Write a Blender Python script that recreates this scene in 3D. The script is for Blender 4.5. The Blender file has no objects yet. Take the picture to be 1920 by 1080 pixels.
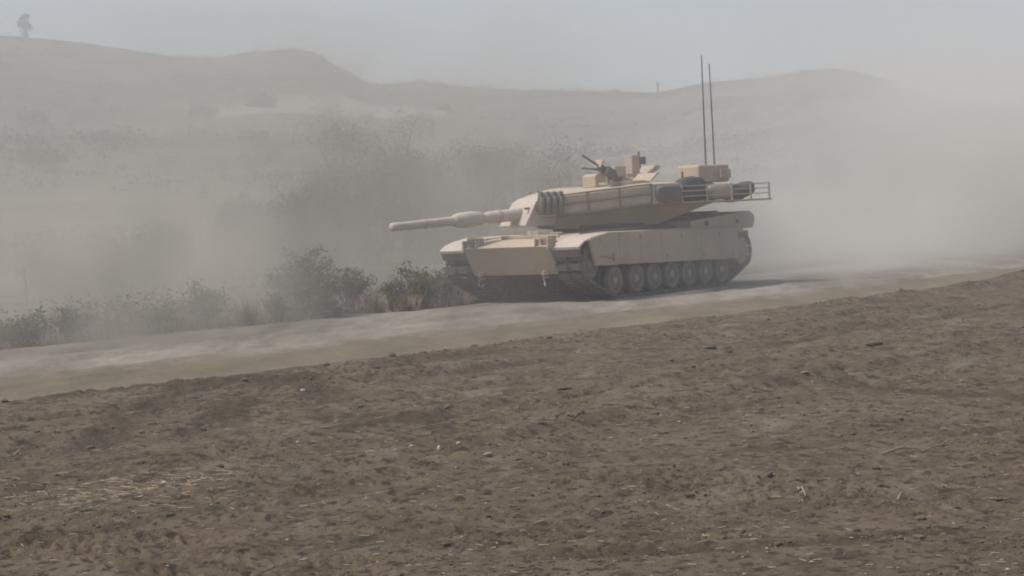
import bpy, math, random
import numpy as np
from mathutils import Vector, Matrix

random.seed(7)
RNG = np.random.default_rng(11)
sc = bpy.context.scene
R = math.radians

# ------------------------------------------------------------------ camera
# world: camera stands over the origin looking along +Y, X to the right, ground at the tank z = 0
CAM_H, F_PX = 1.955, 3732.5
PITCH, ROLL = R(-2.2141), R(2.6992)
cam_d = bpy.data.cameras.new('camera')
cam = bpy.data.objects.new('camera', cam_d)
sc.collection.objects.link(cam)
fwd = Vector((0, math.cos(PITCH), math.sin(PITCH)))
rt = Vector((1, 0, 0)); up = rt.cross(fwd)
cr = math.cos(ROLL) * rt - math.sin(ROLL) * up
cu = math.sin(ROLL) * rt + math.cos(ROLL) * up
cam.matrix_world = Matrix(((cr.x, cu.x, -fwd.x, 0), (cr.y, cu.y, -fwd.y, 0), (cr.z, cu.z, -fwd.z, CAM_H), (0, 0, 0, 1)))
cam_d.sensor_width = 36.0
cam_d.lens = 36.0 * F_PX / 1920.0
cam_d.clip_start, cam_d.clip_end = 0.1, 5000
sc.camera = cam

# ------------------------------------------------------------------ sky, sun, exposure
SUN_EL, SUN_AZ = 58.0, 262.0        # azimuth clockwise from +Y (the view direction)
w = bpy.data.worlds.new('World'); sc.world = w; w.use_nodes = True
nt = w.node_tree
sky = nt.nodes.new('ShaderNodeTexSky'); sky.sky_type = 'NISHITA'; sky.sun_disc = False
sky.sun_elevation = R(SUN_EL); sky.sun_rotation = R(SUN_AZ)
sky.air_density = 1.0; sky.dust_density = 1.3; sky.ozone_density = 2.5
bg = nt.nodes['Background']; bg.inputs['Strength'].default_value = 0.062
nt.links.new(sky.outputs[0], bg.inputs['Color'])
sd = bpy.data.lights.new('sun', 'SUN'); sd.energy = 2.1; sd.angle = R(18); sd.color = (1.0, 0.94, 0.86)
sun = bpy.data.objects.new('sun', sd); sc.collection.objects.link(sun)
sdir = Vector((math.sin(R(SUN_AZ)) * math.cos(R(SUN_EL)), math.cos(R(SUN_AZ)) * math.cos(R(SUN_EL)), math.sin(R(SUN_EL))))
sun.rotation_euler = sdir.to_track_quat('Z', 'Y').to_euler()
sun.location = (0, 0, 80)
vs = sc.view_settings
sc.display_settings.display_device = 'sRGB'
vs.view_transform = 'Standard'; vs.look = 'None'; vs.gamma = 1.0; vs.use_curve_mapping = False
vs.exposure = 1.05
cy = sc.cycles
cy.volume_bounces = 5; cy.max_bounces = 9; cy.diffuse_bounces = 3; cy.glossy_bounces = 2
cy.use_denoising = True
try:
    cy.denoiser = 'OPENIMAGEDENOISE'
except Exception:
    pass
cy.volume_step_rate = 1.0; cy.volume_max_steps = 256
cy.pixel_filter_type = 'BLACKMAN_HARRIS'; cy.filter_width = 1.9

# ------------------------------------------------------------------ materials
def mat(name, col, rough=0.85, var=0.25, scale=3.0, dust=None, dust_amt=0.0, bump=0.0, bscale=30.0):
    m = bpy.data.materials.new(name); m.use_nodes = True
    t = m.node_tree; b = t.nodes['Principled BSDF']
    b.inputs['Roughness'].default_value = rough
    b.inputs['Specular IOR Level'].default_value = 0.25
    tc = t.nodes.new('ShaderNodeTexCoord')
    n = t.nodes.new('ShaderNodeTexNoise'); n.inputs['Scale'].default_value = scale
    n.inputs['Detail'].default_value = 6; n.inputs['Roughness'].default_value = 0.65
    t.links.new(tc.outputs['Object'], n.inputs['Vector'])
    mx = t.nodes.new('ShaderNodeMix'); mx.data_type = 'RGBA'
    mr = t.nodes.new('ShaderNodeMapRange')
    mr.inputs[1].default_value = 0.3; mr.inputs[2].default_value = 0.7
    t.links.new(n.outputs['Fac'], mr.inputs[0]); t.links.new(mr.outputs[0], mx.inputs['Factor'])
    mx.inputs[6].default_value = (*[c * (1 - var) for c in col], 1)
    mx.inputs[7].default_value = (*[min(1, c * (1 + var)) for c in col], 1)
    out = mx.outputs[2]
    if dust is not None:
        n2 = t.nodes.new('ShaderNodeTexNoise'); n2.inputs['Scale'].default_value = scale * 0.45
        n2.inputs['Detail'].default_value = 8; n2.inputs['Roughness'].default_value = 0.7
        t.links.new(tc.outputs['Object'], n2.inputs['Vector'])
        mr2 = t.nodes.new('ShaderNodeMapRange')
        mr2.inputs[1].default_value = 0.35; mr2.inputs[2].default_value = 0.72
        mr2.inputs[3].default_value = dust_amt * 0.35; mr2.inputs[4].default_value = dust_amt
        t.links.new(n2.outputs['Fac'], mr2.inputs[0])
        m2 = t.nodes.new('ShaderNodeMix'); m2.data_type = 'RGBA'
        t.links.new(mr2.outputs[0], m2.inputs['Factor']); t.links.new(out, m2.inputs[6])
        m2.inputs[7].default_value = (*dust, 1)
        out = m2.outputs[2]
    t.links.new(out, b.inputs['Base Color'])
    if bump:
        nb = t.nodes.new('ShaderNodeTexNoise'); nb.inputs['Scale'].default_value = bscale; nb.inputs['Detail'].default_value = 5
        t.links.new(tc.outputs['Object'], nb.inputs['Vector'])
        bp = t.nodes.new('ShaderNodeBump'); bp.inputs['Strength'].default_value = bump; bp.inputs['Distance'].default_value = 0.02
        t.links.new(nb.outputs['Fac'], bp.inputs['Height']); t.links.new(bp.outputs[0], b.inputs['Normal'])
    return m

DUST = (0.44, 0.36, 0.268)
M = {
    'tan': mat('tan_paint', (0.42, 0.325, 0.218), 0.8, 0.3, 1.3, DUST, 0.8, 0.15, 14),
    'tan2': mat('tan_paint_weathered', (0.385, 0.305, 0.215), 0.85, 0.22, 3.0, DUST, 0.5, 0.2, 18),
    'rail': mat('rail_paint', (0.105, 0.09, 0.07), 0.85, 0.2, 6.0, DUST, 0.2),
    'pale': mat('pale_dusty_steel', (0.47, 0.40, 0.33), 0.8, 0.12, 5.0, DUST, 0.2),
    'steel': mat('dark_steel', (0.07, 0.065, 0.06), 0.65, 0.25, 6.0, DUST, 0.22),
    'rubber': mat('dusty_rubber', (0.07, 0.064, 0.056), 0.9, 0.25, 6.0, DUST, 0.4),
    'track': mat('track_steel', (0.045, 0.041, 0.036), 0.8, 0.25, 5.0, DUST, 0.28, 0.3, 25),
    'wheel': mat('wheel_paint', (0.30, 0.25, 0.19), 0.85, 0.25, 4.0, DUST, 0.6),
    'under': mat('grimy_underside', (0.06, 0.053, 0.045), 0.9, 0.3, 4.0),
    'green': mat('dark_green_canvas', (0.075, 0.080, 0.066), 0.95, 0.25, 8.0, DUST, 0.3, 0.4, 20),
    'black': mat('black_canvas', (0.025, 0.025, 0.026), 0.95, 0.25, 8.0, DUST, 0.2, 0.4, 20),
    'sand': mat('sand_canvas', (0.42, 0.325, 0.235), 0.95, 0.15, 5.0, DUST, 0.3, 0.4, 16),
    'glass': mat('lamp_glass', (0.22, 0.21, 0.19), 0.25, 0.05, 5.0),
    'bark': mat('dry_bark', (0.10, 0.08, 0.06), 0.95, 0.3, 9.0, DUST, 0.3, 0.5, 25),
    'leaf': mat('dusty_leaf', (0.098, 0.104, 0.056), 0.8, 0.4, 2.5),
    'leaf_dark': mat('dark_leaf', (0.040, 0.042, 0.026), 0.8, 0.4, 1.2),
    'leaf_bright': mat('weed_leaf', (0.125, 0.140, 0.065), 0.8, 0.35, 3.0),
    'leaf_brown': mat('withered_leaf', (0.15, 0.115, 0.078), 0.85, 0.35, 3.0),
    'dry': mat('dry_grass', (0.27, 0.205, 0.135), 0.9, 0.3, 2.0),
    'straw': mat('straw', (0.34, 0.27, 0.18), 0.9, 0.3, 10.0),
    'twig': mat('weathered_twig', (0.24, 0.195, 0.145), 0.9, 0.3, 12.0),
    'stone': mat('pale_stone', (0.42, 0.39, 0.35), 0.9, 0.25, 15.0),
    'pebble': mat('dull_pebble', (0.30, 0.265, 0.215), 0.9, 0.4, 3.0),
    'chaff': mat('dull_chaff', (0.27, 0.225, 0.16), 0.9, 0.35, 3.0),
    'clod': mat('soil_clod', (0.115, 0.088, 0.062), 0.95, 0.35, 2.0, None, 0, 0.5, 40),
    'scrub': mat('hill_scrub', (0.05, 0.048, 0.032), 0.9, 0.35, 0.4),
}

# ------------------------------------------------------------------ mesh helpers
class MB:
    def __init__(self, T=None):
        self.v, self.f, self.T = [], [], T
    def add(self, vs, fs):
        o = len(self.v)
        self.v += [tuple(p) for p in vs]; self.f += [tuple(i + o for i in f) for f in fs]
        return self
    def box(self, c, s, rot=None):
        x, y, z = (k / 2 for k in s)
        pts = [Vector((sx * x, sy * y, sz * z)) for sx in (-1, 1) for sy in (-1, 1) for sz in (-1, 1)]
        if rot is not None:
            pts = [rot @ p for p in pts]
        c = Vector(c)
        return self.add([p + c for p in pts], [(0, 1, 3, 2), (4, 6, 7, 5), (0, 4, 5, 1), (2, 3, 7, 6), (0, 2, 6, 4), (1, 5, 7, 3)])
    def prism(self, prof, y0, y1):          # closed xz outline (counter-clockwise seen from -y) pushed from y0 to y1
        n = len(prof)
        a = [(x, y0, z) for x, z in prof]; b = [(x, y1, z) for x, z in prof]
        fs = [tuple(range(n)), tuple(range(2 * n - 1, n - 1, -1))]
        fs += [(i, n + i, n + (i + 1) % n, (i + 1) % n) for i in range(n)]
        return self.add(a + b, fs)
    def loft(self, rings, cap=True):        # rings of equal point count
        n = len(rings[0]); vs = [p for r in rings for p in r]; fs = []
        for k in range(len(rings) - 1):
            for i in range(n):
                j = (i + 1) % n
                fs.append((k * n + i, k * n + j, (k + 1) * n + j, (k + 1) * n + i))
        if cap:
            fs.append(tuple(range(n - 1, -1, -1))); fs.append(tuple((len(rings) - 1) * n + i for i in range(n)))
        return self.add(vs, fs)
    def tube(self, pts, r, n=8):            # r: number or list
        pts = [Vector(p) for p in pts]; rings = []
        rr = r if isinstance(r, (list, tuple)) else [r] * len(pts)
        for k, p in enumerate(pts):
            d = (pts[min(k + 1, len(pts) - 1)] - pts[max(k - 1, 0)])
            d = d.normalized() if d.length > 1e-9 else Vector((0, 0, 1))
            a = d.cross(Vector((0, 0, 1)))
            if a.length < 1e-3:
                a = d.cross(Vector((0, 1, 0)))
            a.normalize(); b = d.cross(a)
            rings.append([p + (a * math.cos(t) + b * math.sin(t)) * rr[k] for t in (2 * math.pi * i / n for i in range(n))])
        return self.loft(rings)
    def wheel(self, c, prof, n=28):         # prof: (y, radius) outline turned about the y axis through c
        rings = []
        for y, r in prof:
            rings.append([(c[0] + r * math.cos(2 * math.pi * i / n), c[1] + y, c[2] + r * math.sin(2 * math.pi * i / n)) for i in range(n)])
        return self.loft(rings)
    def build(self, name, m, parent=None, bevel=0.0, smooth=False, T=None):
        T = T or self.T
        v = [T @ Vector(p) for p in self.v] if T is not None else self.v
        me = bpy.data.meshes.new(name); me.from_pydata([tuple(p) for p in v], [], self.f); me.update()
        if smooth:
            me.polygons.foreach_set('use_smooth', [True] * len(me.polygons))
        return link(name, me, m, parent, bevel)

def link(name, me, m, parent=None, bevel=0.0):
    o = bpy.data.objects.new(name, me); sc.collection.objects.link(o)
    if m is not None and not me.materials:
        me.materials.append(m)
    if parent is not None:
        o.parent = parent
    if bevel:
        bv = o.modifiers.new('bevel', 'BEVEL'); bv.width = bevel; bv.segments = 2; bv.limit_method = 'ANGLE'; bv.angle_limit = R(28)
    return o

def tag(o, label=None, cat=None, group=None, kind=None):
    for k, val in (('label', label), ('category', cat), ('group', group), ('kind', kind)):
        if val:
            o[k] = val
    return o

def empty(name, loc, rz=0.0):
    o = bpy.data.objects.new(name, None); sc.collection.objects.link(o)
    o.location = loc; o.rotation_euler = (0, 0, rz); o.empty_display_size = 0.3
    return o

# ------------------------------------------------------------------ noise and the lie of the land
def vnoise(x, y, seed=0):
    xi = np.floor(x).astype(np.int64); yi = np.floor(y).astype(np.int64)
    fx = x - xi; fy = y - yi
    fx = fx * fx * fx * (fx * (fx * 6 - 15) + 10); fy = fy * fy * fy * (fy * (fy * 6 - 15) + 10)
    def h(a, b):
        k = (a * 374761393 + b * 668265263 + seed * 1442695041) & 0x7fffffff
        k = ((k ^ (k >> 13)) * 1274126177) & 0x7fffffff
        k = ((k ^ (k >> 15)) * 1103515245) & 0x7fffffff
        return ((k ^ (k >> 16)) & 0xffff) / 65535.0
    a, b, c, d = h(xi, yi), h(xi + 1, yi), h(xi, yi + 1), h(xi + 1, yi + 1)
    return (a + (b - a) * fx) * (1 - fy) + (c + (d - c) * fx) * fy - 0.5

def fbm(x, y, s, octv=4, seed=0, gain=0.5):
    out = 0; a = 1.0
    for k in range(octv):
        cth, sth = math.cos(0.7 * k + 0.3), math.sin(0.7 * k + 0.3)
        out = out + a * vnoise((x * cth - y * sth) / s + 17.3 * k, (x * sth + y * cth) / s - 9.1 * k, seed + k)
        a *= gain; s *= 0.5
    return out

def sstep(e0, e1, x):
    t = np.clip((x - e0) / (e1 - e0), 0, 1); return t * t * (3 - 2 * t)

def edge(pts):                              # Y of a long edge as a function of X, linear beyond its ends
    xs = np.array([p[0] for p in pts], float); ys = np.array([p[1] for p in pts], float)
    def f(x):
        y = np.interp(x, xs, ys)
        y = np.where(x < xs[0], ys[0] + (x - xs[0]) * (ys[1] - ys[0]) / (xs[1] - xs[0]), y)
        return np.where(x > xs[-1], ys[-1] + (x - xs[-1]) * (ys[-1] - ys[-2]) / (xs[-1] - xs[-2]), y)
    return f
far_edge = edge([(-8.7, 34.0), (-0.7, 42.9), (17.0, 66.0)])         # scrub side of the road
near_edge = edge([(-5.9, 22.9), (-3.0, 26.2), (0.3, 29.8), (5.0, 35.4), (11.1, 43.0)])    # low bank at the field side
pale_edge = edge([(-9.0, 25.0), (-3.7, 30.3), (0.0, 34.2), (6.0, 40.8), (12.0, 48.0)])    # where the pale dust surface begins

# ridge line seen from the field: (bearing in radians, rise in radians)
def horiz(u):
    return 440.79 - (440.79 - 350.27) * u / 1920.0
SK = [(-900, 120), (-400, 88), (0, 75), (60, 77), (180, 85), (330, 107), (420, 112), (500, 98), (570, 93), (615, 98), (660, 129), (710, 155), (760, 157),
      (800, 152), (900, 162), (1000, 168), (1250, 174), (1340, 156), (1450, 150), (1530, 138), (1580, 132), (1640, 142),
      (1720, 169), (1820, 194), (1900, 200), (1960, 193), (2300, 150), (2900, 170)]
SKA = np.array([math.atan((u - 960) / F_PX) for u, v in SK]); SKE = np.array([(horiz(u) - v) / F_PX for u, v in SK])
RIDGE = 380.0

def tread(x, y, x0, y0, ang, length, width, pitch, depth, skew):
    c, s = math.cos(ang), math.sin(ang)
    a = (x - x0) * c + (y - y0) * s; b = -(x - x0) * s + (y - y0) * c
    m = sstep(width / 2 + 0.04, width / 2 - 0.04, np.abs(b)) * sstep(0, 0.6, a) * sstep(length, length - 0.6, a)
    zig = np.abs(np.mod(b / 0.22, 2.0) - 1) * 0.22
    lug = np.sin((a + skew * zig + 0.25 * fbm(x, y, 0.6, 2, 95) * pitch) * 2 * math.pi / pitch) - 0.5 * sstep(0.16, 0.21, zig)
    m = m * (0.55 + 0.6 * sstep(-0.15, 0.2, fbm(x, y, 0.5, 2, 91)))
    return m * depth * (np.clip(lug * 1.6, -1, 1) - 0.4)

def flat(u, v):
    d = fwd + cr * ((u - 960) / F_PX) + cu * ((540 - v) / F_PX); t = -CAM_H / d.z
    return d.x * t, d.y * t
def strip(u0, v0, u1, v1, width, pitch, depth, skew):
    (x0, y0), (x1, y1) = flat(u0, v0), flat(u1, v1)
    return (x0, y0, math.atan2(y1 - y0, x1 - x0), math.hypot(x1 - x0, y1 - y0), width, pitch, depth, skew)
TREADS = [strip(-300, 990, 400, 1035, 1.0, 0.13, 0.019, 1.1), strip(200, 1035, 760, 1075, 0.9, 0.13, 0.018, -1.1), strip(820, 1000, 1500, 1010, 0.8, 0.14, 0.014, 0.9),
          strip(1240, 905, 1960, 955, 0.9, 0.16, 0.017, 0.9), strip(1100, 880, 1560, 925, 0.8, 0.16, 0.016, -0.9), strip(60, 790, 700, 690, 0.55, 0.22, 0.022, 0.4),
          strip(330, 790, 640, 690, 0.55, 0.22, 0.022, 0.4), strip(560, 770, 690, 690, 0.55, 0.22, 0.022, 0.4), strip(900, 800, 1500, 640, 0.6, 0.22, 0.018, 0.4)]

TURNED = [strip(*q) for q in ((110, 850, 440, 690, .7, 1, 1, 0), (390, 830, 560, 690, .6, 1, 1, 0), (680, 800, 545, 690, .6, 1, 1, 0), (980, 655, 1480, 648, .4, 1, 1, 0),
          (820, 700, 1280, 636, .35, 1, 1, 0), (1130, 705, 1930, 565, .5, 1, 1, 0), (-120, 782, 980, 652, .6, 1, 1, 0), (-60, 905, 920, 768, .4, 1, 1, 0),
          (480, 1010, 1330, 955, .4, 1, 1, 0), (1280, 705, 1960, 745, .4, 1, 1, 0), (-120, 1060, 620, 930, .4, 1, 1, 0), (1050, 860, 1960, 800, .35, 1, 1, 0), (900, 1040, 1960, 985, .3, 1, 1, 0))]
def turned(x, y):
    m = np.zeros_like(x)
    for k, (x0, y0, ang, ln, wd, _, _, _) in enumerate(TURNED):
        c, s = math.cos(ang), math.sin(ang); a = (x - x0) * c + (y - y0) * s
        b = -(x - x0) * s + (y - y0) * c + fbm(x, y, 3.0, 2, 300 + k) * 0.5 + fbm(x, y, 0.4, 2, 340) * 0.16
        m = np.maximum(m, sstep(wd * 0.62, wd * 0.25, np.abs(b)) * sstep(-0.3, 0.8, a) * sstep(ln + .3, ln - 0.8, a) * (0.35 + 0.9 * sstep(-0.25, 0.2, fbm(x, y, 1.6, 3, 330 + k))))
    return np.clip(m, 0, 1)

def ground(x, y, fine=True):
    x = np.asarray(x, float); y = np.asarray(y, float)
    ne = (y - near_edge(x)) / 1.5; fe = (y - far_edge(x)) / 1.5       # roughly metres across the road
    r = np.hypot(x, y); az = np.arctan2(x, np.maximum(y, 1e-6))
    az = np.where(y <= 0, np.sign(x) * 1.57, az)
    el = np.interp(az, SKA, SKE)
    hill_h = el * RIDGE + CAM_H
    t = np.clip((r - 62) / (RIDGE - 62), 0, 1.6)
    prof = np.where(t < 1, (0.55 * t + 0.45 * t ** 2) , 1 - 0.9 * (t - 1))
    roll = fbm(x, y, 60, 4, 5) * 5.0 * sstep(80, 170, r) * sstep(RIDGE + 10, RIDGE - 60, r)
    z = (hill_h * prof + roll) * sstep(0, 14, fe)
    infield = sstep(0.35, -0.25, ne)
    # field: a little lower near the camera, low bank at its far edge
    bank = (0.05 + 0.11 * sstep(3, 12, x)) * (1 + 1.6 * fbm(x, y, 2.2, 3, 21)) * np.exp(-((ne + 0.55) / 0.55) ** 2)
    z = z + bank
    z = z - 0.05 * sstep(0.1, 0.5, ne) * sstep(2.4, 1.0, ne)
    if fine:
        near = sstep(70, 38, r)
        wob = fbm(x, y, 3.0, 3, 31) * 0.045 + fbm(x * 0.55 + y * 0.35, y, 0.8, 3, 35) * 0.012
        clod = np.maximum(fbm(x, y, 0.22, 4, 41, 0.65), -0.12) * 0.024 * (0.45 + 1.5 * sstep(-0.1, 0.3, fbm(x, y, 2.4, 2, 44)))
        crumbs = np.abs(vnoise(x / 0.10, y / 0.085, 61)) * 0.013
        z = z + infield * near * (wob + clod + crumbs)
        rut = np.zeros_like(x)
        for k, (off, dep) in enumerate(((-2.3, 0.055), (-4.1, 0.04), (-6.6, 0.03), (-8.2, 0.038), (-11.0, 0.028))):
            q = ne - off - fbm(x, y, 5, 2, 70 + k) * 0.7
            rut = rut - dep * np.exp(-(q / 0.22) ** 2) + dep * 0.8 * np.exp(-((np.abs(q) - 0.42) / 0.15) ** 2)
        z = z + infield * near * rut * (0.4 + 0.9 * sstep(-0.2, 0.2, fbm(x, y, 3, 2, 77)))
        z = z - infield * near * turned(x, y) * 0.022 * (1 + 2.5 * fbm(x, y, 0.18, 2, 360))
        for tr in TREADS:
            z = z + infield * tread(x, y, *tr)
        for k, (off, dep) in enumerate(((2.9, 0.030), (4.2, 0.028), (5.6, 0.03), (6.7, 0.025))):
            q = ne - off - fbm(x, y, 9, 2, 170 + k) * 0.8
            z = z + near * dep * (-np.exp(-(q / 0.28) ** 2) + 0.7 * np.exp(-((np.abs(q) - 0.5) / 0.16) ** 2)) * (0.5 + sstep(-0.2, 0.2, fbm(x, y, 4, 2, 177)))
        road = sstep(-0.25, 0.35, ne) * sstep(0.4, -0.4, fe)
        z = z + road * near * (fbm(x, y, 0.9, 3, 51) * 0.03 + fbm(x, y, 0.16, 2, 55) * 0.010)
        z = z + sstep(-0.3, 0.6, fe) * near * (fbm(x, y, 1.6, 4, 58) * 0.22)
    return z

def gz(x, y):
    return float(ground(np.array([x]), np.array([y]))[0])

def ray(u, v):
    d = fwd + cr * ((u - 960) / F_PX) + cu * ((540 - v) / F_PX); return d
def hit(u, v, tmax=420.0):                  # where the sight line through a spot of the photograph meets the land
    d = ray(u, v)
    t = np.concatenate([np.linspace(8, 80, 3000), np.linspace(80.1, tmax, 3000)])
    z = CAM_H + d.z * t; g = ground(d.x * t, d.y * t, True)
    k = np.nonzero(z < g)[0]
    k = k[0] if len(k) else len(t) - 1
    return float(d.x * t[k]), float(d.y * t[k]), float(g[k])
def at_depth(u, v, y):
    d = ray(u, v); t = y / d.y
    return d.x * t, y, CAM_H + d.z * t

# ------------------------------------------------------------------ ground, road, hills (one sheet, cut by surface)
def soil_material():
    m = bpy.data.materials.new('soil'); m.use_nodes = True
    t = m.node_tree; b = t.nodes['Principled BSDF']; L = t.links.new
    b.inputs['Roughness'].default_value = 0.95; b.inputs['Specular IOR Level'].default_value = 0.12
    geo = t.nodes.new('ShaderNodeNewGeometry')
    def noise(scale, det=6, rough=0.6, stretch=None, off=0):
        n = t.nodes.new('ShaderNodeTexNoise'); n.inputs['Scale'].default_value = scale
        n.inputs['Detail'].default_value = det; n.inputs['Roughness'].default_value = rough
        mp = t.nodes.new('ShaderNodeMapping'); mp.inputs['Location'].default_value = (off, off * 1.7, 0)
        if stretch:
            mp.inputs['Rotation'].default_value = (0, 0, stretch[2]); mp.inputs['Scale'].default_value = (stretch[0], stretch[1], 1)
        L(geo.outputs['Position'], mp.inputs['Vector']); L(mp.outputs[0], n.inputs['Vector'])
        return n.outputs['Fac']
    def rng(v, a, b_, c=0.0, d=1.0):
        q = t.nodes.new('ShaderNodeMapRange')
        for i, k in enumerate((a, b_, c, d)):
            q.inputs[i + 1].default_value = k
        L(v, q.inputs[0]); return q.outputs[0]
    def mix(f, a, b_):
        q = t.nodes.new('ShaderNodeMix'); q.data_type = 'RGBA'
        if isinstance(f, float): q.inputs['Factor'].default_value = f
        else: L(f, q.inputs['Factor'])
        for s, k in ((6, a), (7, b_)):
            if isinstance(k, tuple): q.inputs[s].default_value = (*k, 1)
            else: L(k, q.inputs[s])
        return q.outputs[2]
    def math_(op, a, b_):
        q = t.nodes.new('ShaderNodeMath'); q.operation = op
        for i, k in enumerate((a, b_)):
            if isinstance(k, (int, float)): q.inputs[i].default_value = k
            else: L(k, q.inputs[i])
        return q.outputs[0]
    def attr(n):
        a = t.nodes.new('ShaderNodeAttribute'); a.attribute_name = n; return a.outputs['Fac']
    # field soil
    f = mix(rng(noise(0.55, 5, 0.6, None, 3), 0.35, 0.68), (0.094, 0.068, 0.042), (0.156, 0.118, 0.075))
    f = mix(rng(noise(3.2, 6, 0.7, (1.0, 0.55, -0.95), 9), 0.42, 0.72), f, (0.185, 0.145, 0.10))
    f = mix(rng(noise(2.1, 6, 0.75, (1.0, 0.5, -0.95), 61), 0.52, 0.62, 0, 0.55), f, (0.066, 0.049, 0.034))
    f = mix(rng(noise(7.5, 4, 0.65, (1.0, 0.8, 0.3), 21), 0.53, 0.61, 0, 0.9), f, (0.048, 0.035, 0.023))  # dark flecks: shade of small dents painted into the soil colour
    f = mix(rng(noise(15.0, 3, 0.6, (1.0, 0.8, 0.7), 27), 0.57, 0.64, 0, 0.7), f, (0.042, 0.031, 0.022))  # finer flecks, crevice shade between clods put into the colour
    f = mix(rng(noise(11.0, 4, 0.6, (1.0, 0.7, 0.1), 51), 0.57, 0.66, 0, 0.6), f, (0.20, 0.163, 0.122))
    f = mix(rng(noise(38.0, 3, 0.6, None, 40), 0.66, 0.76, 0, 0.45), f, (0.27, 0.225, 0.17))
    f = mix(math_('MULTIPLY', attr('turned'), 0.75), f, mix(rng(noise(14.0, 4, 0.7, None, 71), 0.35, 0.65), (0.046, 0.034, 0.023), (0.098, 0.072, 0.047)))
    # shoulder and pale road dust
    s = mix(rng(noise(0.8, 6, 0.65, (1, 0.3, -0.93), 5), 0.35, 0.7), (0.155, 0.126, 0.086), (0.22, 0.182, 0.128))
    p = mix(rng(noise(0.7, 7, 0.65, (1.0, 0.16, -0.93), 13), 0.33, 0.7), (0.178, 0.150, 0.118), (0.355, 0.310, 0.255))
    p = mix(rng(noise(4.0, 6, 0.75, (1, 0.25, -0.93), 17), 0.45, 0.75, 0, 0.5), p, (0.143, 0.121, 0.094))
    # far side
    h = mix(rng(noise(0.05, 6, 0.65, None, 7), 0.38, 0.62), (0.055, 0.049, 0.032), (0.17, 0.135, 0.09))
    h = mix(rng(noise(0.30, 5, 0.7, None, 11), 0.46, 0.6), h, (0.038, 0.036, 0.024))
    h = mix(rng(noise(0.018, 4, 0.5, (1, 3.0, 0), 15), 0.56, 0.64, 0, 0.5), h, (0.25, 0.20, 0.145))
    br = t.nodes.new('ShaderNodeMath'); br.operation = 'ADD'
    wob = rng(noise(1.3, 6, 0.75, (1, 0.5, -0.93), 33), 0.2, 0.8, -0.8, 0.8)
    L(attr('shoulder'), br.inputs[0]); L(wob, br.inputs[1])
    col = mix(rng(br.outputs[0], 0.2, 0.8), f, s)
    col = mix(rng(math_('ADD', attr('pale'), wob), 0.15, 0.85), col, p)
    verge = mix(rng(noise(1.4, 5, 0.7, None, 4), 0.4, 0.65), (0.10, 0.085, 0.06), (0.21, 0.17, 0.12))
    col = mix(rng(math_('ADD', attr('verge'), wob), 0.2, 0.8), col, verge)
    h = mix(attr('track'), h, (0.36, 0.30, 0.235))
    col = mix(attr('hill'), col, h)
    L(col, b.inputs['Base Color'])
    bsum = math_('ADD', math_('MULTIPLY', noise(22, 6, 0.72, None, 2), 1.0), math_('MULTIPLY', noise(75, 4, 0.7, None, 8), 0.35))
    bp = t.nodes.new('ShaderNodeBump'); bp.inputs['Strength'].default_value = 0.9; bp.inputs['Distance'].default_value = 0.035
    L(bsum, bp.inputs['Height']); L(bp.outputs[0], b.inputs['Normal'])
    return m
SOIL = soil_material()

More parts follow.
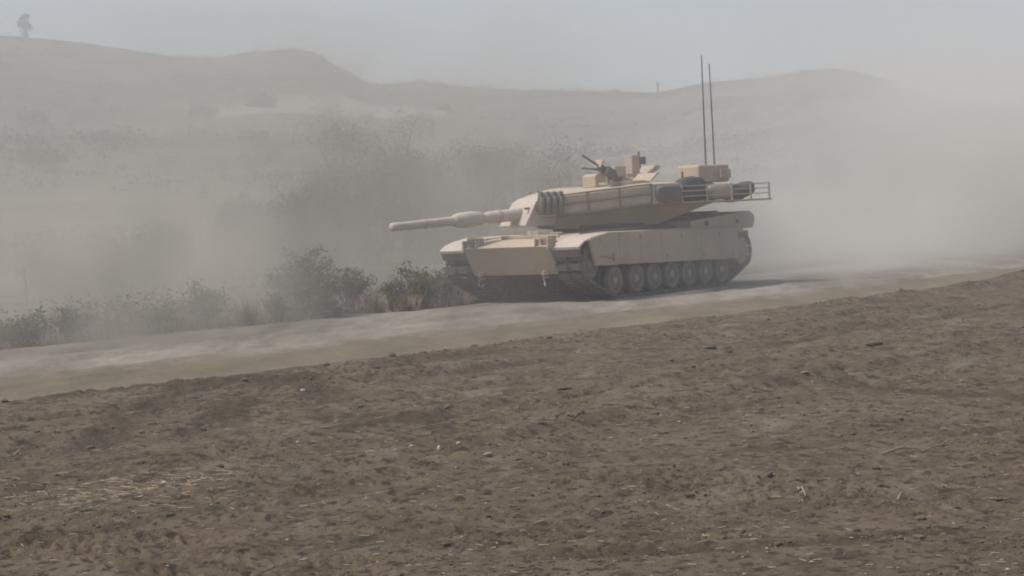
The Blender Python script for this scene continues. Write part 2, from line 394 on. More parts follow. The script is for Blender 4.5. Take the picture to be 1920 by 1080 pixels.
def build_land():
    O = (0.0, -8.0)
    a_mid = np.linspace(R(-23), R(23), 680)
    a_out = np.concatenate([np.linspace(R(23.3), R(60), 40), np.linspace(R(64), R(180), 30)])
    ang = np.concatenate([-a_out[::-1][1:], a_mid, a_out])
    rr = [0.6]
    while rr[-1] < 640:
        q = rr[-1]
        rr.append(q + (0.5 if q < 16.5 else 0.0021 * q if q < 56 else 0.004 * q if q < 90 else 0.012 * q))
    rr = np.array(rr)
    A, RR = np.meshgrid(ang, rr)
    X = O[0] + RR * np.sin(A); Y = O[1] + RR * np.cos(A)
    Z = ground(X.ravel(), Y.ravel()).reshape(X.shape)
    ne = (Y - near_edge(X)) / 1.5; fe = (Y - far_edge(X)) / 1.5; pe = (Y - pale_edge(X)) / 1.5
    trk = np.array([hit(u, v)[:2] for u, v in ((430, 207), (520, 204), (640, 203), (720, 205), (800, 208))])
    td = np.full(X.shape, 1e9)
    for k in range(len(trk) - 1):
        ax, ay = trk[k]; bx_, by_ = trk[k + 1]; L2 = (bx_ - ax) ** 2 + (by_ - ay) ** 2
        tq = np.clip(((X - ax) * (bx_ - ax) + (Y - ay) * (by_ - ay)) / L2, 0, 1)
        td = np.minimum(td, np.hypot(X - ax - tq * (bx_ - ax), Y - ay - tq * (by_ - ay)))
    at = {'turned': turned(X.ravel(), Y.ravel()).reshape(X.shape), 'track': sstep(6.5, 2.5, td + 5 * fbm(X, Y, 14, 2, 88)), 'shoulder': sstep(-0.2, 0.5, ne), 'pale': sstep(-0.7, 0.9, pe), 'verge': sstep(-0.5, 0.4, fe), 'hill': sstep(3, 14, fe)}
    nr, na = X.shape
    idx = np.arange(nr * na).reshape(nr, na)
    quads = np.stack([idx[:-1, :-1], idx[:-1, 1:], idx[1:, 1:], idx[1:, :-1]], -1).reshape(-1, 4)
    qc = lambda B: (B[:-1, :-1] + B[1:, 1:]).ravel() / 2
    nec, fec = qc(ne), qc(fe)
    P = np.stack([X.ravel(), Y.ravel(), Z.ravel()], 1)
    out = []
    for name, msk in (('dirt_field', nec < 0.05), ('road', (nec >= 0.05) & (fec < 0)), ('hillside', (nec >= 0.05) & (fec >= 0))):
        q = quads[msk]
        used, inv = np.unique(q, return_inverse=True); inv = inv.reshape(-1)
        me = bpy.data.meshes.new(name)
        me.vertices.add(len(used)); me.vertices.foreach_set('co', P[used].ravel())
        me.loops.add(len(inv)); me.loops.foreach_set('vertex_index', inv.astype(np.int32))
        me.polygons.add(len(q)); me.polygons.foreach_set('loop_start', (np.arange(len(q)) * 4).astype(np.int32))
        me.polygons.foreach_set('use_smooth', np.ones(len(q), bool))
        me.update(calc_edges=True)
        for k, val in at.items():
            a = me.attributes.new(k, 'FLOAT', 'POINT'); a.data.foreach_set('value', val.ravel()[used].astype(np.float32))
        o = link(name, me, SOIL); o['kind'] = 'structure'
        out.append(o)
    return out
build_land()

# ------------------------------------------------------------------ the tank
TX, TY, TROT = 2.14, 44.95, R(234.75)
tank = empty('battle_tank', (TX, TY, 0.0), TROT)
tag(tank, 'sand coloured battle tank with long gun driving along the dusty dirt road', 'tank')

# hull ---------------------------------------------------------------
h = MB()
h.prism([(3.55, 0.60), (3.90, 1.20), (3.30, 1.325), (1.9, 1.42), (-0.9, 1.40), (-3.3, 1.34), (-3.75, 1.28), (-3.6, 0.62), (-3.2, 0.50), (2.9, 0.48)], -1.10, 1.10)
hull = h.build('hull', M['tan'], tank, 0.02)
lp = MB(); lp.prism([(2.88, 0.462), (3.545, 0.585), (3.50, 0.60), (2.88, 0.50)], -1.08, 1.08)
lp.box((-0.2, 0, 0.47), (6.1, 2.1, 0.02))
lp.build('belly_plate', M['under'], hull)
for s in (1, -1):
    sp = MB(); a, b = (1.102, 1.765) if s > 0 else (-1.765, -1.102)
    sp.prism([(3.05, 1.27), (2.9, 1.385), (1.9, 1.415), (-0.9, 1.395), (-3.3, 1.335), (-3.3, 1.20), (2.9, 1.22)], a, b)
    sp.build('sponson', M['tan'], hull, 0.015)
    fd = MB(); a, b = (1.115, 1.80) if s > 0 else (-1.80, -1.115)
    fd.prism([(3.80, 1.10), (3.815, 1.16), (3.62, 1.265), (3.35, 1.335), (2.915, 1.395), (2.91, 1.36), (3.33, 1.30), (3.58, 1.235), (3.77, 1.135), (3.76, 1.10)], a, b)
    fd.build('fender', M['pale'], hull, 0.008)
    fl = MB(); fl.prism([(3.77, 1.098), (3.72, 0.95), (3.70, 0.95), (3.745, 1.098)], a + 0.02, b - 0.02)
    fl.build('mud_flap', M['rubber'], hull)
    # lamp cluster in a guard on the front corner of the glacis
    lg = MB(); y0 = 0.93 * s
    lg.box((3.66, y0, 1.325), (0.30, 0.24, 0.16)); lg.box((3.84, y0 + 0.16 * s, 1.24), (0.16, 0.05, 0.24)); lg.box((3.84, y0 - 0.16 * s, 1.27), (0.14, 0.03, 0.16))
    lg.build('lamp_guard', M['tan2'], hull, 0.012)
    for k in (-0.055, 0.055):
        hl = MB(); hl.tube([(3.815, y0 + k, 1.325), (3.835, y0 + k, 1.325), (3.85, y0 + k, 1.325)], [0.042, 0.042, 0.03], 12)
        hl.build('headlight', M['glass'], hull, smooth=False)
    th = MB()
    pts = [(3.60 + 0.15 * math.cos(q), 0.82 * s, 0.60 + 0.07 * math.sin(q)) for q in np.linspace(-2.2, 2.2, 9)]
    th.tube(pts, 0.022, 8); th.box((3.60, 0.82 * s, 0.64), (0.10, 0.11, 0.10))
    th.tube([(3.72, 0.82 * s, 0.52), (3.70, 0.86 * s, 0.40), (3.66, 0.82 * s, 0.36), (3.64, 0.78 * s, 0.42)], 0.016, 6)
    th.build('tow_hook', M['tan2'], hull)
# splash rail and driver's hatch on the glacis, cable along the deck
sr = MB(); sr.box((2.95, 0.0, 1.385), (0.05, 1.5, 0.07)); sr.build('splash_rail', M['tan2'], hull, 0.01)
dh = MB(); dh.tube([(2.35, 0, 1.385), (2.35, 0, 1.44), (2.35, 0, 1.455)], [0.40, 0.40, 0.34], 20)
for q in (-0.5, 0, 0.5):
    dh.box((2.35 + 0.36 * math.cos(q), 0.36 * math.sin(q), 1.46), (0.08, 0.18, 0.08), Matrix.Rotation(q, 3, 'Z'))
dh.build('driver_hatch', M['tan2'], hull, 0.008)
cb = MB(); cb.tube([(3.0, 1.30, 1.42), (2.2, 1.42, 1.455), (1.2, 1.45, 1.45), (0.2, 1.40, 1.44), (-0.7, 1.46, 1.43)], 0.022, 6)
cb.build('tow_cable', M['steel'], hull)
# raised engine deck and rear grille
ed = MB(); ed.prism([(-0.95, 1.36), (-0.95, 1.545), (-2.2, 1.625), (-3.3, 1.69), (-3.72, 1.70), (-3.90, 1.63), (-3.97, 1.50), (-3.86, 1.30), (-3.4, 1.29)], -1.72, 1.72)
ed.build('engine_deck', M['tan'], hull, 0.03)
for k in range(9):
    x = -1.3 - 0.22 * k
    g = MB(); g.box((x, 0, 1.585 + 0.06 * (-x - 0.95) + 0.01), (0.10, 2.4, 0.03)); g.build('deck_louvre', M['tan2'], hull)
for k in range(7):
    g = MB(); g.box((-3.935, 0, 1.34 + 0.045 * k), (0.05, 2.9, 0.018)); g.build('rear_grille_bar', M['steel'], hull)
for x in (-1.6, -3.05):
    g = MB(); g.box((x, 1.745, 1.47), (0.10, 0.05, 0.09)); g.build('lifting_eye', M['steel'], hull, 0.01)
for s in (1, -1):
    g = MB(); g.box((-3.70, 1.50 * s, 1.17), (0.12, 0.26, 0.14)); g.build('tail_lamp', M['steel'], hull, 0.01)
# side skirts, seven plates each side with small gaps
def zt(x): return 1.30 + 0.12 * (x + 2.87) / 5.57
def zb(x): return 0.615 + 0.125 * (x + 2.87) / 6.12
cuts = [3.25, 2.30, 1.42, 0.56, -0.30, -1.16, -2.02, -2.87]
for s in (1, -1):
    y0, y1 = (1.775, 1.835) if s > 0 else (-1.835, -1.775)
    for k in range(7):
        a, b = cuts[k] - (0.0 if k == 0 else 0.006), cuts[k + 1] + (0.006 if k < 6 else 0)
        if k == 0:
            prof = [(b, zb(b)), (3.25, zb(3.25)), (3.46, 1.285), (3.40, 1.31), (2.72, zt(2.72) - 0.005), (b, zt(b))]
        else:
            prof = [(b, zb(b)), (a, zb(a)), (a, zt(a)), (b, zt(b))]
        g = MB(); g.prism(prof, y0, y1); g.build('side_skirt', M['tan'], hull, 0.006)
    for x, z in ((3.05, 1.27), (1.45, 1.29), (-0.3, 1.24), (-2.0, 1.2), (0.35, 0.83), (-1.22, 0.80), (-2.6, 0.78)):
        g = MB(); g.tube([(x, 1.835 * s, z), (x, 1.862 * s, z), (x, 1.868 * s, z)], [0.038, 0.038, 0.02], 10); g.build('skirt_bolt', M['tan2'], hull)
    g = MB(); g.tube([(3.05, 1.85 * s, 0.93), (2.6, 1.875 * s, 0.895), (2.55, 1.875 * s, 0.86)], 0.018, 6); g.box((2.52, 1.862 * s, 0.885), (0.13, 0.05, 0.17))
    g.build('skirt_step', M['tan2'], hull, 0.008)

# running gear -----------------------------------------------------------
WX = [2.32, 1.45, 0.70, -0.05, -0.80, -1.55, -2.30]; WR, TH = 0.318, 0.075
WZ = WR + TH
rim_me = tyre_me = hub_me = None
def wheel_set(name, x, z, s, r=WR):
    global rim_me, tyre_me, hub_me
    if rim_me is None:
        g = MB(); g.wheel((0, 0, 0), [(0.05, 0.262), (0.13, 0.262), (0.15, 0.245), (0.10, 0.215), (0.065, 0.15), (0.085, 0.10), (0.085, 0.0)][::1], 32)
        g.wheel((0, 0, 0), [(-0.25, 0.0), (-0.25, 0.255), (-0.10, 0.255), (-0.10, 0.10), (0.05, 0.10), (0.05, 0.262)], 24)
        rim = g.build('proto', M['wheel'], None, smooth=False); rim_me = rim.data; bpy.data.objects.remove(rim)
        g = MB()
        g.wheel((0, 0, 0), [(0.02, 0.264), (0.02, WR - 0.012), (0.035, WR), (0.125, WR), (0.142, WR - 0.012), (0.148, 0.285), (0.142, 0.264)], 36)
        g.wheel((0, 0, 0), [(-0.26, 0.257), (-0.26, WR - 0.01), (-0.25, WR), (-0.12, WR), (-0.11, WR - 0.01), (-0.11, 0.257)], 36)
        ty = g.build('proto', M['rubber'], None, smooth=False); tyre_me = ty.data; bpy.data.objects.remove(ty)
        g = MB(); g.wheel((0, 0, 0), [(0.08, 0.085), (0.14, 0.085), (0.155, 0.07), (0.155, 0.0)], 16)
        for q in range(8):
            c, sn = math.cos(q * math.pi / 4), math.sin(q * math.pi / 4)
            g.tube([(0.125 * c, 0.07, 0.125 * sn), (0.125 * c, 0.105, 0.125 * sn)], 0.014, 6)
        hb = g.build('proto', M['wheel'], None); hub_me = hb.data; bpy.data.objects.remove(hb)
    ry = 0 if s > 0 else math.pi
    o = link(name, rim_me, None, tank); o.location = (x, 1.56 * s, z); o.rotation_euler = (0, random.uniform(0, 6), ry)
    k = r / WR; o.scale = (k, 1, k)
    link('tyre', tyre_me, None, o); link('hub', hub_me, None, o)
    return o
IDL, SPR = (3.26, 0.80), (-3.25, 0.79)
for s in (1, -1):
    for x in WX:
        wheel_set('road_wheel', x, WZ, s)
    wheel_set('idler_wheel', IDL[0], IDL[1], s, 0.335)
    g = MB(); n = 44; ring = []
    for i in range(n):
        q = 2 * math.pi * i / n; rr_ = 0.335 if (i // 2) % 2 else 0.295
        ring.append((rr_ * math.cos(q), rr_ * math.sin(q)))
    for y0, y1 in ((0.10, 0.15), (-0.22, -0.17)):
        g.prism(ring, y0, y1)
    sp = g.build('drive_sprocket', M['wheel'], tank); sp.location = (SPR[0], 1.56 * s, SPR[1])
    if s < 0: sp.rotation_euler = (0, 0, math.pi)
    g = MB(); g.wheel((0, 0, 0), [(-0.2, 0.20), (0.09, 0.20), (0.16, 0.17), (0.17, 0.12), (0.12, 0.10), (0.12, 0.0)], 24)
    g.build('sprocket_hub', M['wheel'], sp)

# track: links along idler, ground, sprocket and the sagging return run
def arc(c, r, a0, a1, n=24):
    return [(c[0] + r * math.cos(a), c[1] + r * math.sin(a)) for a in np.linspace(a0, a1, n)]
r_t = 0.335 + TH / 2
path = arc(IDL, r_t, R(80), R(-58), 30)
path += arc((WX[0], WZ), WR + TH / 2, R(-58), R(-90), 8)
path += arc((WX[-1], WZ), WR + TH / 2, R(-90), R(-128), 8)
path += arc(SPR, r_t, R(-128), R(-268), 30)
top0 = path[-1]; top1 = path[0]
for q in np.linspace(0, 1, 30)[1:-1]:
    path.append((top0[0] + (top1[0] - top0[0]) * q, top0[1] + (top1[1] - top0[1]) * q - 0.05 * abs(math.sin(q * math.pi * 3))))
path = np.array(path + [path[0]])
seg = np.hypot(*np.diff(path, axis=0).T); cum = np.concatenate([[0], np.cumsum(seg)])
NL = int(round(cum[-1] / 0.194)); pitch = cum[-1] / NL
lk = MB()
lk.box((0, 0, 0), (0.150, 0.56, 0.045))
for yy in (-0.155, 0.155):
    lk.box((0, yy, 0.040), (0.125, 0.235, 0.04))           # rubber pads on the ground side
for yy in (-0.295, 0.295):
    lk.box((0.0, yy, 0.004), (0.175, 0.05, 0.075))         # end connectors
lk.add([(-0.05, -0.035, -0.02), (0.05, -0.035, -0.02), (0.05, 0.035, -0.02), (-0.05, 0.035, -0.02), (-0.02, -0.012, -0.09), (0.02, -0.012, -0.09), (0.02, 0.012, -0.09), (-0.02, 0.012, -0.09)],
       [(0, 1, 5, 4), (1, 2, 6, 5), (2, 3, 7, 6), (3, 0, 4, 7), (4, 5, 6, 7)])
lko = lk.build('proto', M['track']); link_me = lko.data; bpy.data.objects.remove(lko)
for s in (1, -1):
    tb = MB(); tb.tube([(x, 1.44 * s, z) for x, z in path[:-1:3]], 0.012, 5)
    tr = tb.build('track', M['track'], tank)
    for i in range(NL):
        d = i * pitch
        x = np.interp(d, cum, path[:, 0]); z = np.interp(d, cum, path[:, 1])
        x2 = np.interp((d + 0.02) % cum[-1], cum, path[:, 0]); z2 = np.interp((d + 0.02) % cum[-1], cum, path[:, 1])
        t = Vector((x2 - x, 0, z2 - z)).normalized()
        nrm = Vector((0, 1, 0)).cross(t)                      # points outward for this winding
        if nrm.dot(Vector((x - 0.0, 0, z - 0.62))) < 0:
            nrm = -nrm
        yv = nrm.cross(t)
        mt = Matrix(((t.x, yv.x, nrm.x, x), (t.y, yv.y, nrm.y, 1.44 * s), (t.z, yv.z, nrm.z, z), (0, 0, 0, 1)))
        o = link('track_link', link_me, None, tr); o.matrix_local = mt

# turret ---------------------------------------------------------------
TT = Matrix.Translation((0.2, 0, 0)) @ Matrix.Rotation(R(-15), 4, 'Z')
def tmb(): return MB(TT)
t = tmb()
def ring_of(pts):
    return [Vector(p) for p in pts] + [Vector((p[0], -p[1], p[2])) for p in pts[::-1]]
rings = [
    [(1.62, 0.22, 1.53), (1.05, 0.36, 1.50), (0.00, 0.86, 1.50), (-0.95, 0.90, 1.51), (-1.0, 0.90, 1.515), (-2.60, 0.66, 1.86)],
    [(1.80, 0.28, 1.76), (1.20, 0.44, 1.78), (0.00, 1.10, 1.90), (-0.95, 1.12, 1.90), (-1.0, 1.12, 1.90), (-2.62, 1.00, 1.925)],
    [(2.10, 0.40, 1.78), (1.55, 0.80, 1.81), (0.05, 1.78, 1.965), (-0.95, 1.725, 1.96), (-1.0, 1.72, 1.96), (-2.65, 1.62, 1.955)],
    [(2.10, 0.40, 1.81), (1.55, 0.80, 1.84), (0.05, 1.78, 1.995), (-0.93, 1.725, 1.99), (-1.0, 1.18, 1.99), (-2.65, 1.10, 1.985)],
    [(2.02, 0.38, 2.15), (1.50, 0.76, 2.25), (0.05, 1.73, 2.40), (-0.93, 1.68, 2.40), (-1.0, 1.17, 2.40), (-2.65, 1.09, 2.36)],
    [(1.60, 0.28, 2.24), (1.15, 0.52, 2.30), (-0.05, 1.40, 2.43), (-0.90, 1.38, 2.44), (-1.0, 1.05, 2.44), (-2.62, 0.98, 2.40)]]
t.loft([ring_of(r) for r in rings])
turret = t.build('turret', M['tan'], tank, 0.012)
rg = MB(); rg.tube([(0.2, 0, 1.40), (0.2, 0, 1.56)], 1.05, 36); rg.build('turret_ring', M['under'], tank)
# gun shield
g = tmb(); g.loft([[(2.52, -0.46, 1.60), (2.44, 0.34, 1.60), (1.70, 0.42, 1.60), (1.70, -0.46, 1.60)],
                   [(2.54, -0.46, 1.63), (2.46, 0.34, 1.63), (1.65, 0.42, 1.66), (1.65, -0.46, 1.66)],
                   [(2.16, -0.44, 2.12), (2.12, 0.34, 2.14), (1.50, 0.40, 2.20), (1.50, -0.44, 2.20)],
                   [(2.00, -0.42, 2.21), (1.98, 0.32, 2.23), (1.50, 0.36, 2.29), (1.50, -0.42, 2.29)]])
g.build('gun_shield', M['pale'], turret, 0.02)
# gun barrel along its own axis
GY = -0.06
def gun(x):                                 # slight depression
    return (x, GY, 1.885 - 0.040 * (x - 2.0))
def gtube(name, xs, rs, m, par):
    q = tmb(); q.tube([gun(x) for x in xs], rs, 18); return q.build(name, m, par, smooth=True)
barrel = gtube('gun_barrel', [2.0, 2.46, 2.48, 3.15, 3.20, 4.2, 5.49, 5.51, 5.73, 5.76], [0.145, 0.14, 0.135, 0.13, 0.108, 0.10, 0.085, 0.09, 0.088, 0.06], M['pale'], tank)
gtube('bore_evacuator', [3.34, 3.42, 3.60, 3.92, 4.06, 4.14], [0.12, 0.15, 0.172, 0.168, 0.14, 0.106], M['pale'], barrel)
gtube('thermal_sleeve_band', [2.84, 2.85, 2.92, 2.93], [0.132, 0.147, 0.147, 0.132], M['tan2'], barrel)
gtube('thermal_sleeve_band', [4.85, 4.86, 4.91, 4.92], [0.092, 0.102, 0.102, 0.092], M['tan2'], barrel)
g = tmb(); g.tube([(2.1, 0.22, 2.00), (2.36, 0.22, 1.99)], 0.022, 8); g.build('coaxial_gun', M['steel'], barrel)
# smoke launcher on the front of the left cheek
s = 1
g = tmb(); g.box((1.97, 0.62, 2.03), (0.52, 0.14, 0.40), Matrix.Rotation(R(-36), 3, 'Z'))
sl = g.build('smoke_launcher', M['green'], turret, 0.01)
for i in range(4):
    for j in range(2):
        q = tmb(); x, y = 2.20 - 0.112 * i - 0.035 * j, 0.50 + 0.082 * i + (0.08 - 0.10 * j)
        q.tube([(x, y, 1.84 + 0.05 * j), (x - 0.05, y + 0.03, 2.22 + 0.10 * j), (x - 0.05, y + 0.03, 2.235 + 0.10 * j)], [0.068, 0.068, 0.05], 12)
        q.build('launcher_tube', M['green'], tank, smooth=True)
# stowage panels with rails along the left and right flanks
def along(q, s, out=0.0, z=None):           # q 0..1 from cheek to the widest point, then on
    a, b = Vector((1.80, 0.63, 0)), Vector((0.08, 1.785, 0))
    p = a.lerp(b, q); n = Vector((b.y - a.y, a.x - b.x, 0)).normalized()
    p = p + n * out
    return Vector((p.x, p.y * s, z))
def flank(s):
    for i in range(3) if s > 0 else (1, 2):
        q0, q1 = i / 3 + 0.012, (i + 1) / 3 - 0.012
        for (za, zc) in ((0.03, 0.20), (0.235, 0.40)):
            g = tmb(); zl0, zl1 = 1.81 + 0.155 * q0, 1.81 + 0.155 * q1
            A = [along(q0, s, 0.012, zl0 + za), along(q1, s, 0.012, zl1 + za), along(q1, s, 0.012, zl1 + zc), along(q0, s, 0.012, zl0 + zc)]
            B = [along(q0, s, 0.085, zl0 + za), along(q1, s, 0.085, zl1 + za), along(q1, s, 0.085, zl1 + zc), along(q0, s, 0.085, zl0 + zc)]
            g.loft([A, B]); g.build('stowage_panel', M['sand'], turret, 0.012)
    for dz in (0.0, 0.218, 0.43) if s > 0 else (0.0, 0.218):
        g = tmb(); g.tube([along(-0.02 if s > 0 else 0.33, s, 0.12, 1.805 + dz), along(1.0, s, 0.12, 1.965 + dz)], 0.018, 6); g.build('stowage_rail', M['rail'], turret)
    for i in range(4) if s > 0 else (2, 3):
        q = i / 3; g = tmb(); g.tube([along(q, s, 0.12, 1.79 + 0.16 * q), along(q, s, 0.12, 2.25 + 0.16 * q)], 0.020, 6); g.build('stowage_post', M['rail'], turret)
flank(1); flank(-1)
# bustle rack: floor, rails and posts
rk = tmb(); rk.prism([(-2.655, 1.93), (-2.655, 1.975), (-4.06, 1.975), (-4.14, 1.955), (-4.06, 1.935)], -1.50, 1.50)
rack = rk.build('bustle_rack', M['tan2'], tank, 0.006)
for dz in (0.12, 0.235, 0.345):
    for s in (1, -1):
        g = tmb(); g.tube([(-0.9, 1.765 * s, 1.98 + dz), (-2.6, 1.66 * s, 1.98 + dz), (-4.0, 1.50 * s, 1.98 + dz)], 0.013, 6); g.build('rack_rail', M['tan2'], rack)
    g = tmb(); g.tube([(-4.0, 1.50, 1.98 + dz), (-4.0, -1.50, 1.98 + dz)], 0.013, 6); g.build('rack_rail', M['tan2'], rack)
for x, y in ((-4.0, 1.5), (-4.0, 0.5), (-4.0, -0.5), (-4.0, -1.5), (-3.3, 1.58), (-3.3, -1.58), (-2.6, 1.66), (-2.6, -1.66), (-1.75, 1.712), (-1.75, -1.712), (-0.9, 1.765), (-0.9, -1.765)):
    g = tmb(); g.box((x, y, 2.16), (0.035, 0.035, 0.38)); g.build('rack_post', M['tan2'], rack)
sh = tmb(); sh.box((-1.75, 1.70, 1.965), (1.75, 0.13, 0.03), Matrix.Rotation(R(3.4), 3, 'Z')); sh.build('side_ledge', M['tan2'], turret)
# roof fittings
gs = tmb(); gs.prism([(-0.95, 2.40), (-0.40, 2.40), (-0.40, 2.66), (-0.48, 2.71), (-0.95, 2.71)], -0.95, -0.50); gs.build('gunner_sight_housing', M['tan2'], turret, 0.02)
SH = TT @ Matrix.Translation((-0.95, 0, 0))
def tms(): return MB(SH)
cup = tms(); cup.tube([(-0.55, -0.58, 2.38), (-0.55, -0.58, 2.55), (-0.55, -0.58, 2.60)], [0.52, 0.50, 0.44], 24)
cupola = cup.build('commander_cupola', M['tan2'], tank, 0.008)
for k in range(6):
    q = k * math.pi / 3 + 0.3
    g = tms(); g.box((-0.55 + 0.46 * math.cos(q), -0.58 + 0.46 * math.sin(q), 2.60), (0.10, 0.20, 0.10), Matrix.Rotation(q, 3, 'Z')); g.build('periscope', M['steel'], cupola, 0.008)
g = tms(); g.prism([(-0.98, 2.56), (-0.90, 2.56), (-1.22, 2.86), (-1.34, 2.87), (-1.40, 2.80)], -0.80, -0.36); g.build('hatch_lid', M['tan2'], cupola, 0.012)
g = tms(); g.box((-0.62, -0.50, 2.86), (0.24, 0.26, 0.50)); g.box((-0.52, -0.50, 2.64), (0.5, 0.4, 0.10)); g.build('weapon_mount', M['tan2'], cupola, 0.012)
g = tms(); g.tube([(-0.80, -0.45, 2.80), (-0.80, -0.45, 3.19)], [0.035, 0.022], 8); g.box((-0.86, -0.45, 2.98), (0.22, 0.10, 0.17)); g.build('weapon_sight', M['steel'], cupola)
hmg = tms(); hmg.box((0.02, -0.50, 2.78), (0.70, 0.12, 0.16)); hv = hmg.build('heavy_machine_gun', M['steel'], tank, 0.01)
g = tms(); g.tube([(0.36, -0.50, 2.79), (0.6, -0.50, 2.82), (0.95, -0.50, 2.85)], [0.03, 0.024, 0.02], 8); g.build('gun_tube', M['steel'], hv)
g = tms(); g.box((0.05, -0.28, 2.74), (0.34, 0.2, 0.24)); g.build('ammunition_box', M['tan2'], hv, 0.012)
ld = tmb(); ld.tube([(-0.35, 0.60, 2.40), (-0.35, 0.60, 2.50)], 0.43, 24); lh = ld.build('loader_hatch', M['tan2'], tank, 0.008)
g = tmb(); g.prism([(-0.82, 2.48), (-0.76, 2.48), (-0.98, 2.66), (-1.06, 2.66)], 0.30, 0.92); g.build('hatch_lid', M['tan2'], lh, 0.01)
def rot2(c, a): return Matrix.Translation(c) @ Matrix.Rotation(a, 4, 'Y') @ Matrix.Translation((-c[0], -c[1], -c[2]))
TG = TT @ rot2((0.25, 0.62, 2.70), R(-26))                  # loader's gun tilted muzzle up
lm = MB(TG); lm.box((0.25, 0.62, 2.72), (0.55, 0.09, 0.13)); lmg = lm.build('machine_gun', M['steel'], tank, 0.01)
g = MB(TG); g.tube([(0.52, 0.62, 2.73), (0.95, 0.62, 2.74), (1.06, 0.62, 2.74), (1.07, 0.62, 2.74)], [0.028, 0.024, 0.034, 0.02], 8); g.build('gun_tube', M['steel'], lmg)
g = MB(TG); g.box((0.28, 0.74, 2.68), (0.26, 0.13, 0.20)); g.build('ammunition_box', M['green'], lmg, 0.01)
g = MB(TG); g.box((0.56, 0.62, 2.78), (0.03, 0.22, 0.18)); g.build('gun_plate', M['tan2'], lmg, 0.008)
g = MB(TG); g.box((-0.10, 0.62, 2.69), (0.22, 0.05, 0.12)); g.build('grip', M['steel'], lmg, 0.01)
g = tmb(); g.tube([(0.25, 0.62, 2.42), (0.25, 0.62, 2.70)], 0.04, 8); g.box((0.25, 0.62, 2.46), (0.28, 0.3, 0.06)); g.build('pintle', M['tan2'], lmg)
# antennas
def antenna(x, y, z0, tip, base):
    if base:
        g = tmb(); g.tube([(x + 0.05, y, z0), (x + 0.05, y, z0 + 0.30)], 0.055, 10); a = g.build('antenna_base', M['steel'], tank)
    else:
        g = tmb(); g.tube([(x, y, z0), (x, y, z0 + 0.10)], 0.035, 10); a = g.build('antenna_base', M['steel'], tank)
    g = tmb(); n = 8
    g.tube([(x + (tip[0] - x) * q * q, y + (tip[1] - y) * q + 0.05 * q * q * (1 if base else -0.6), z0 + (tip[2] - z0) * q) for q in np.linspace(0, 1, n)], [0.022 - 0.010 * q for q in np.linspace(0, 1, n)], 7)
    g.build('antenna_whip', M['steel'], a)
    return a
antenna(-2.52, 0.95, 2.42, (-2.48, 0.95, 5.30), True)
antenna(-3.00, 0.75, 2.42, (-3.00, 0.75, 5.14), False)
ms = tmb(); ms.tube([(-1.55, 1.15, 2.41), (-1.55, 1.15, 2.66)], [0.03, 0.02], 8); ms.build('wind_sensor', M['steel'], turret)

# stowage that rides on the tank: things of their own
def pack(name, c, s, m, label, cat, rot=None, top=None, group=None):
    T = Matrix.Translation((TX, TY, 0)) @ Matrix.Rotation(TROT, 4, 'Z') @ TT @ Matrix.Translation(c)
    if rot is not None: T = T @ rot
    g = MB(); nx, nz = 7, 9; rings = []
    for i in range(nx):
        a = -1 + 2 * i / (nx - 1); k = (1 - abs(a) ** 5) ** 0.35 * 0.45 + 0.55 if abs(a) < 1 else 0.55
        ring = []
        for j in range(16):
            q = 2 * math.pi * j / 16; cx, cz = math.cos(q), math.sin(q)
            p = 0.5
            ex = math.copysign(abs(cx) ** p, cx); ez = math.copysign(abs(cz) ** p, cz)
            if top and ez > 0: ez *= top(ex)
            wob = 1 + 0.06 * math.sin(3.1 * j + 2.3 * i) 
            ring.append((ex * s[0] / 2 * k * wob, a * s[1] / 2, ez * s[2] / 2 * k * wob))
        rings.append(ring)
    g.loft(rings)
    o = g.build(name, m, None, smooth=True); o.matrix_world = T
    sb = o.modifiers.new('soft', 'SUBSURF'); sb.levels = 1; sb.render_levels = 1
    tag(o, label, cat, group)
    return o
pack('canvas_bag', (-0.50, 1.74, 2.17), (0.80, 0.26, 0.40), M['green'], 'dark green canvas bag strapped at the widest corner of the tank turret', 'bag')
pack('rolled_tarp', (-1.52, 1.42, 2.24), (0.92, 0.46, 0.52), M['black'], 'black round topped bedroll behind the rails at mid turret', 'bedroll', top=lambda e: 1.25 - 0.55 * abs(e) ** 2)
pack('slanted_bag', (-3.30, 1.2, 2.15), (0.85, 0.5, 0.32), M['black'], 'black wedge shaped bag near the rear end of the turret rack', 'bag', rot=Matrix.Rotation(R(18), 4, 'Y'))
bx = MB(Matrix.Translation((TX, TY, 0)) @ Matrix.Rotation(TROT, 4, 'Z') @ TT)
bx.box((-2.58, 0.80, 2.60), (1.0, 0.70, 0.40)); crate = bx.build('stowage_crate', M['sand'], None, 0.05)
tag(crate, 'large sand coloured crate on the turret roof below the whip antennas', 'crate')
g = MB(Matrix.Translation((TX, TY, 0)) @ Matrix.Rotation(TROT, 4, 'Z') @ TT); g.box((-2.85, 1.235, 2.585), (0.34, 0.03, 0.20)); g.build('lid_panel', M['tan2'], crate, 0.01)
pack('sand_pack', (-2.40, 1.38, 2.17), (0.80, 0.36, 0.36), M['sand'], 'sand coloured pack in the rack between the two black bags', 'pack')

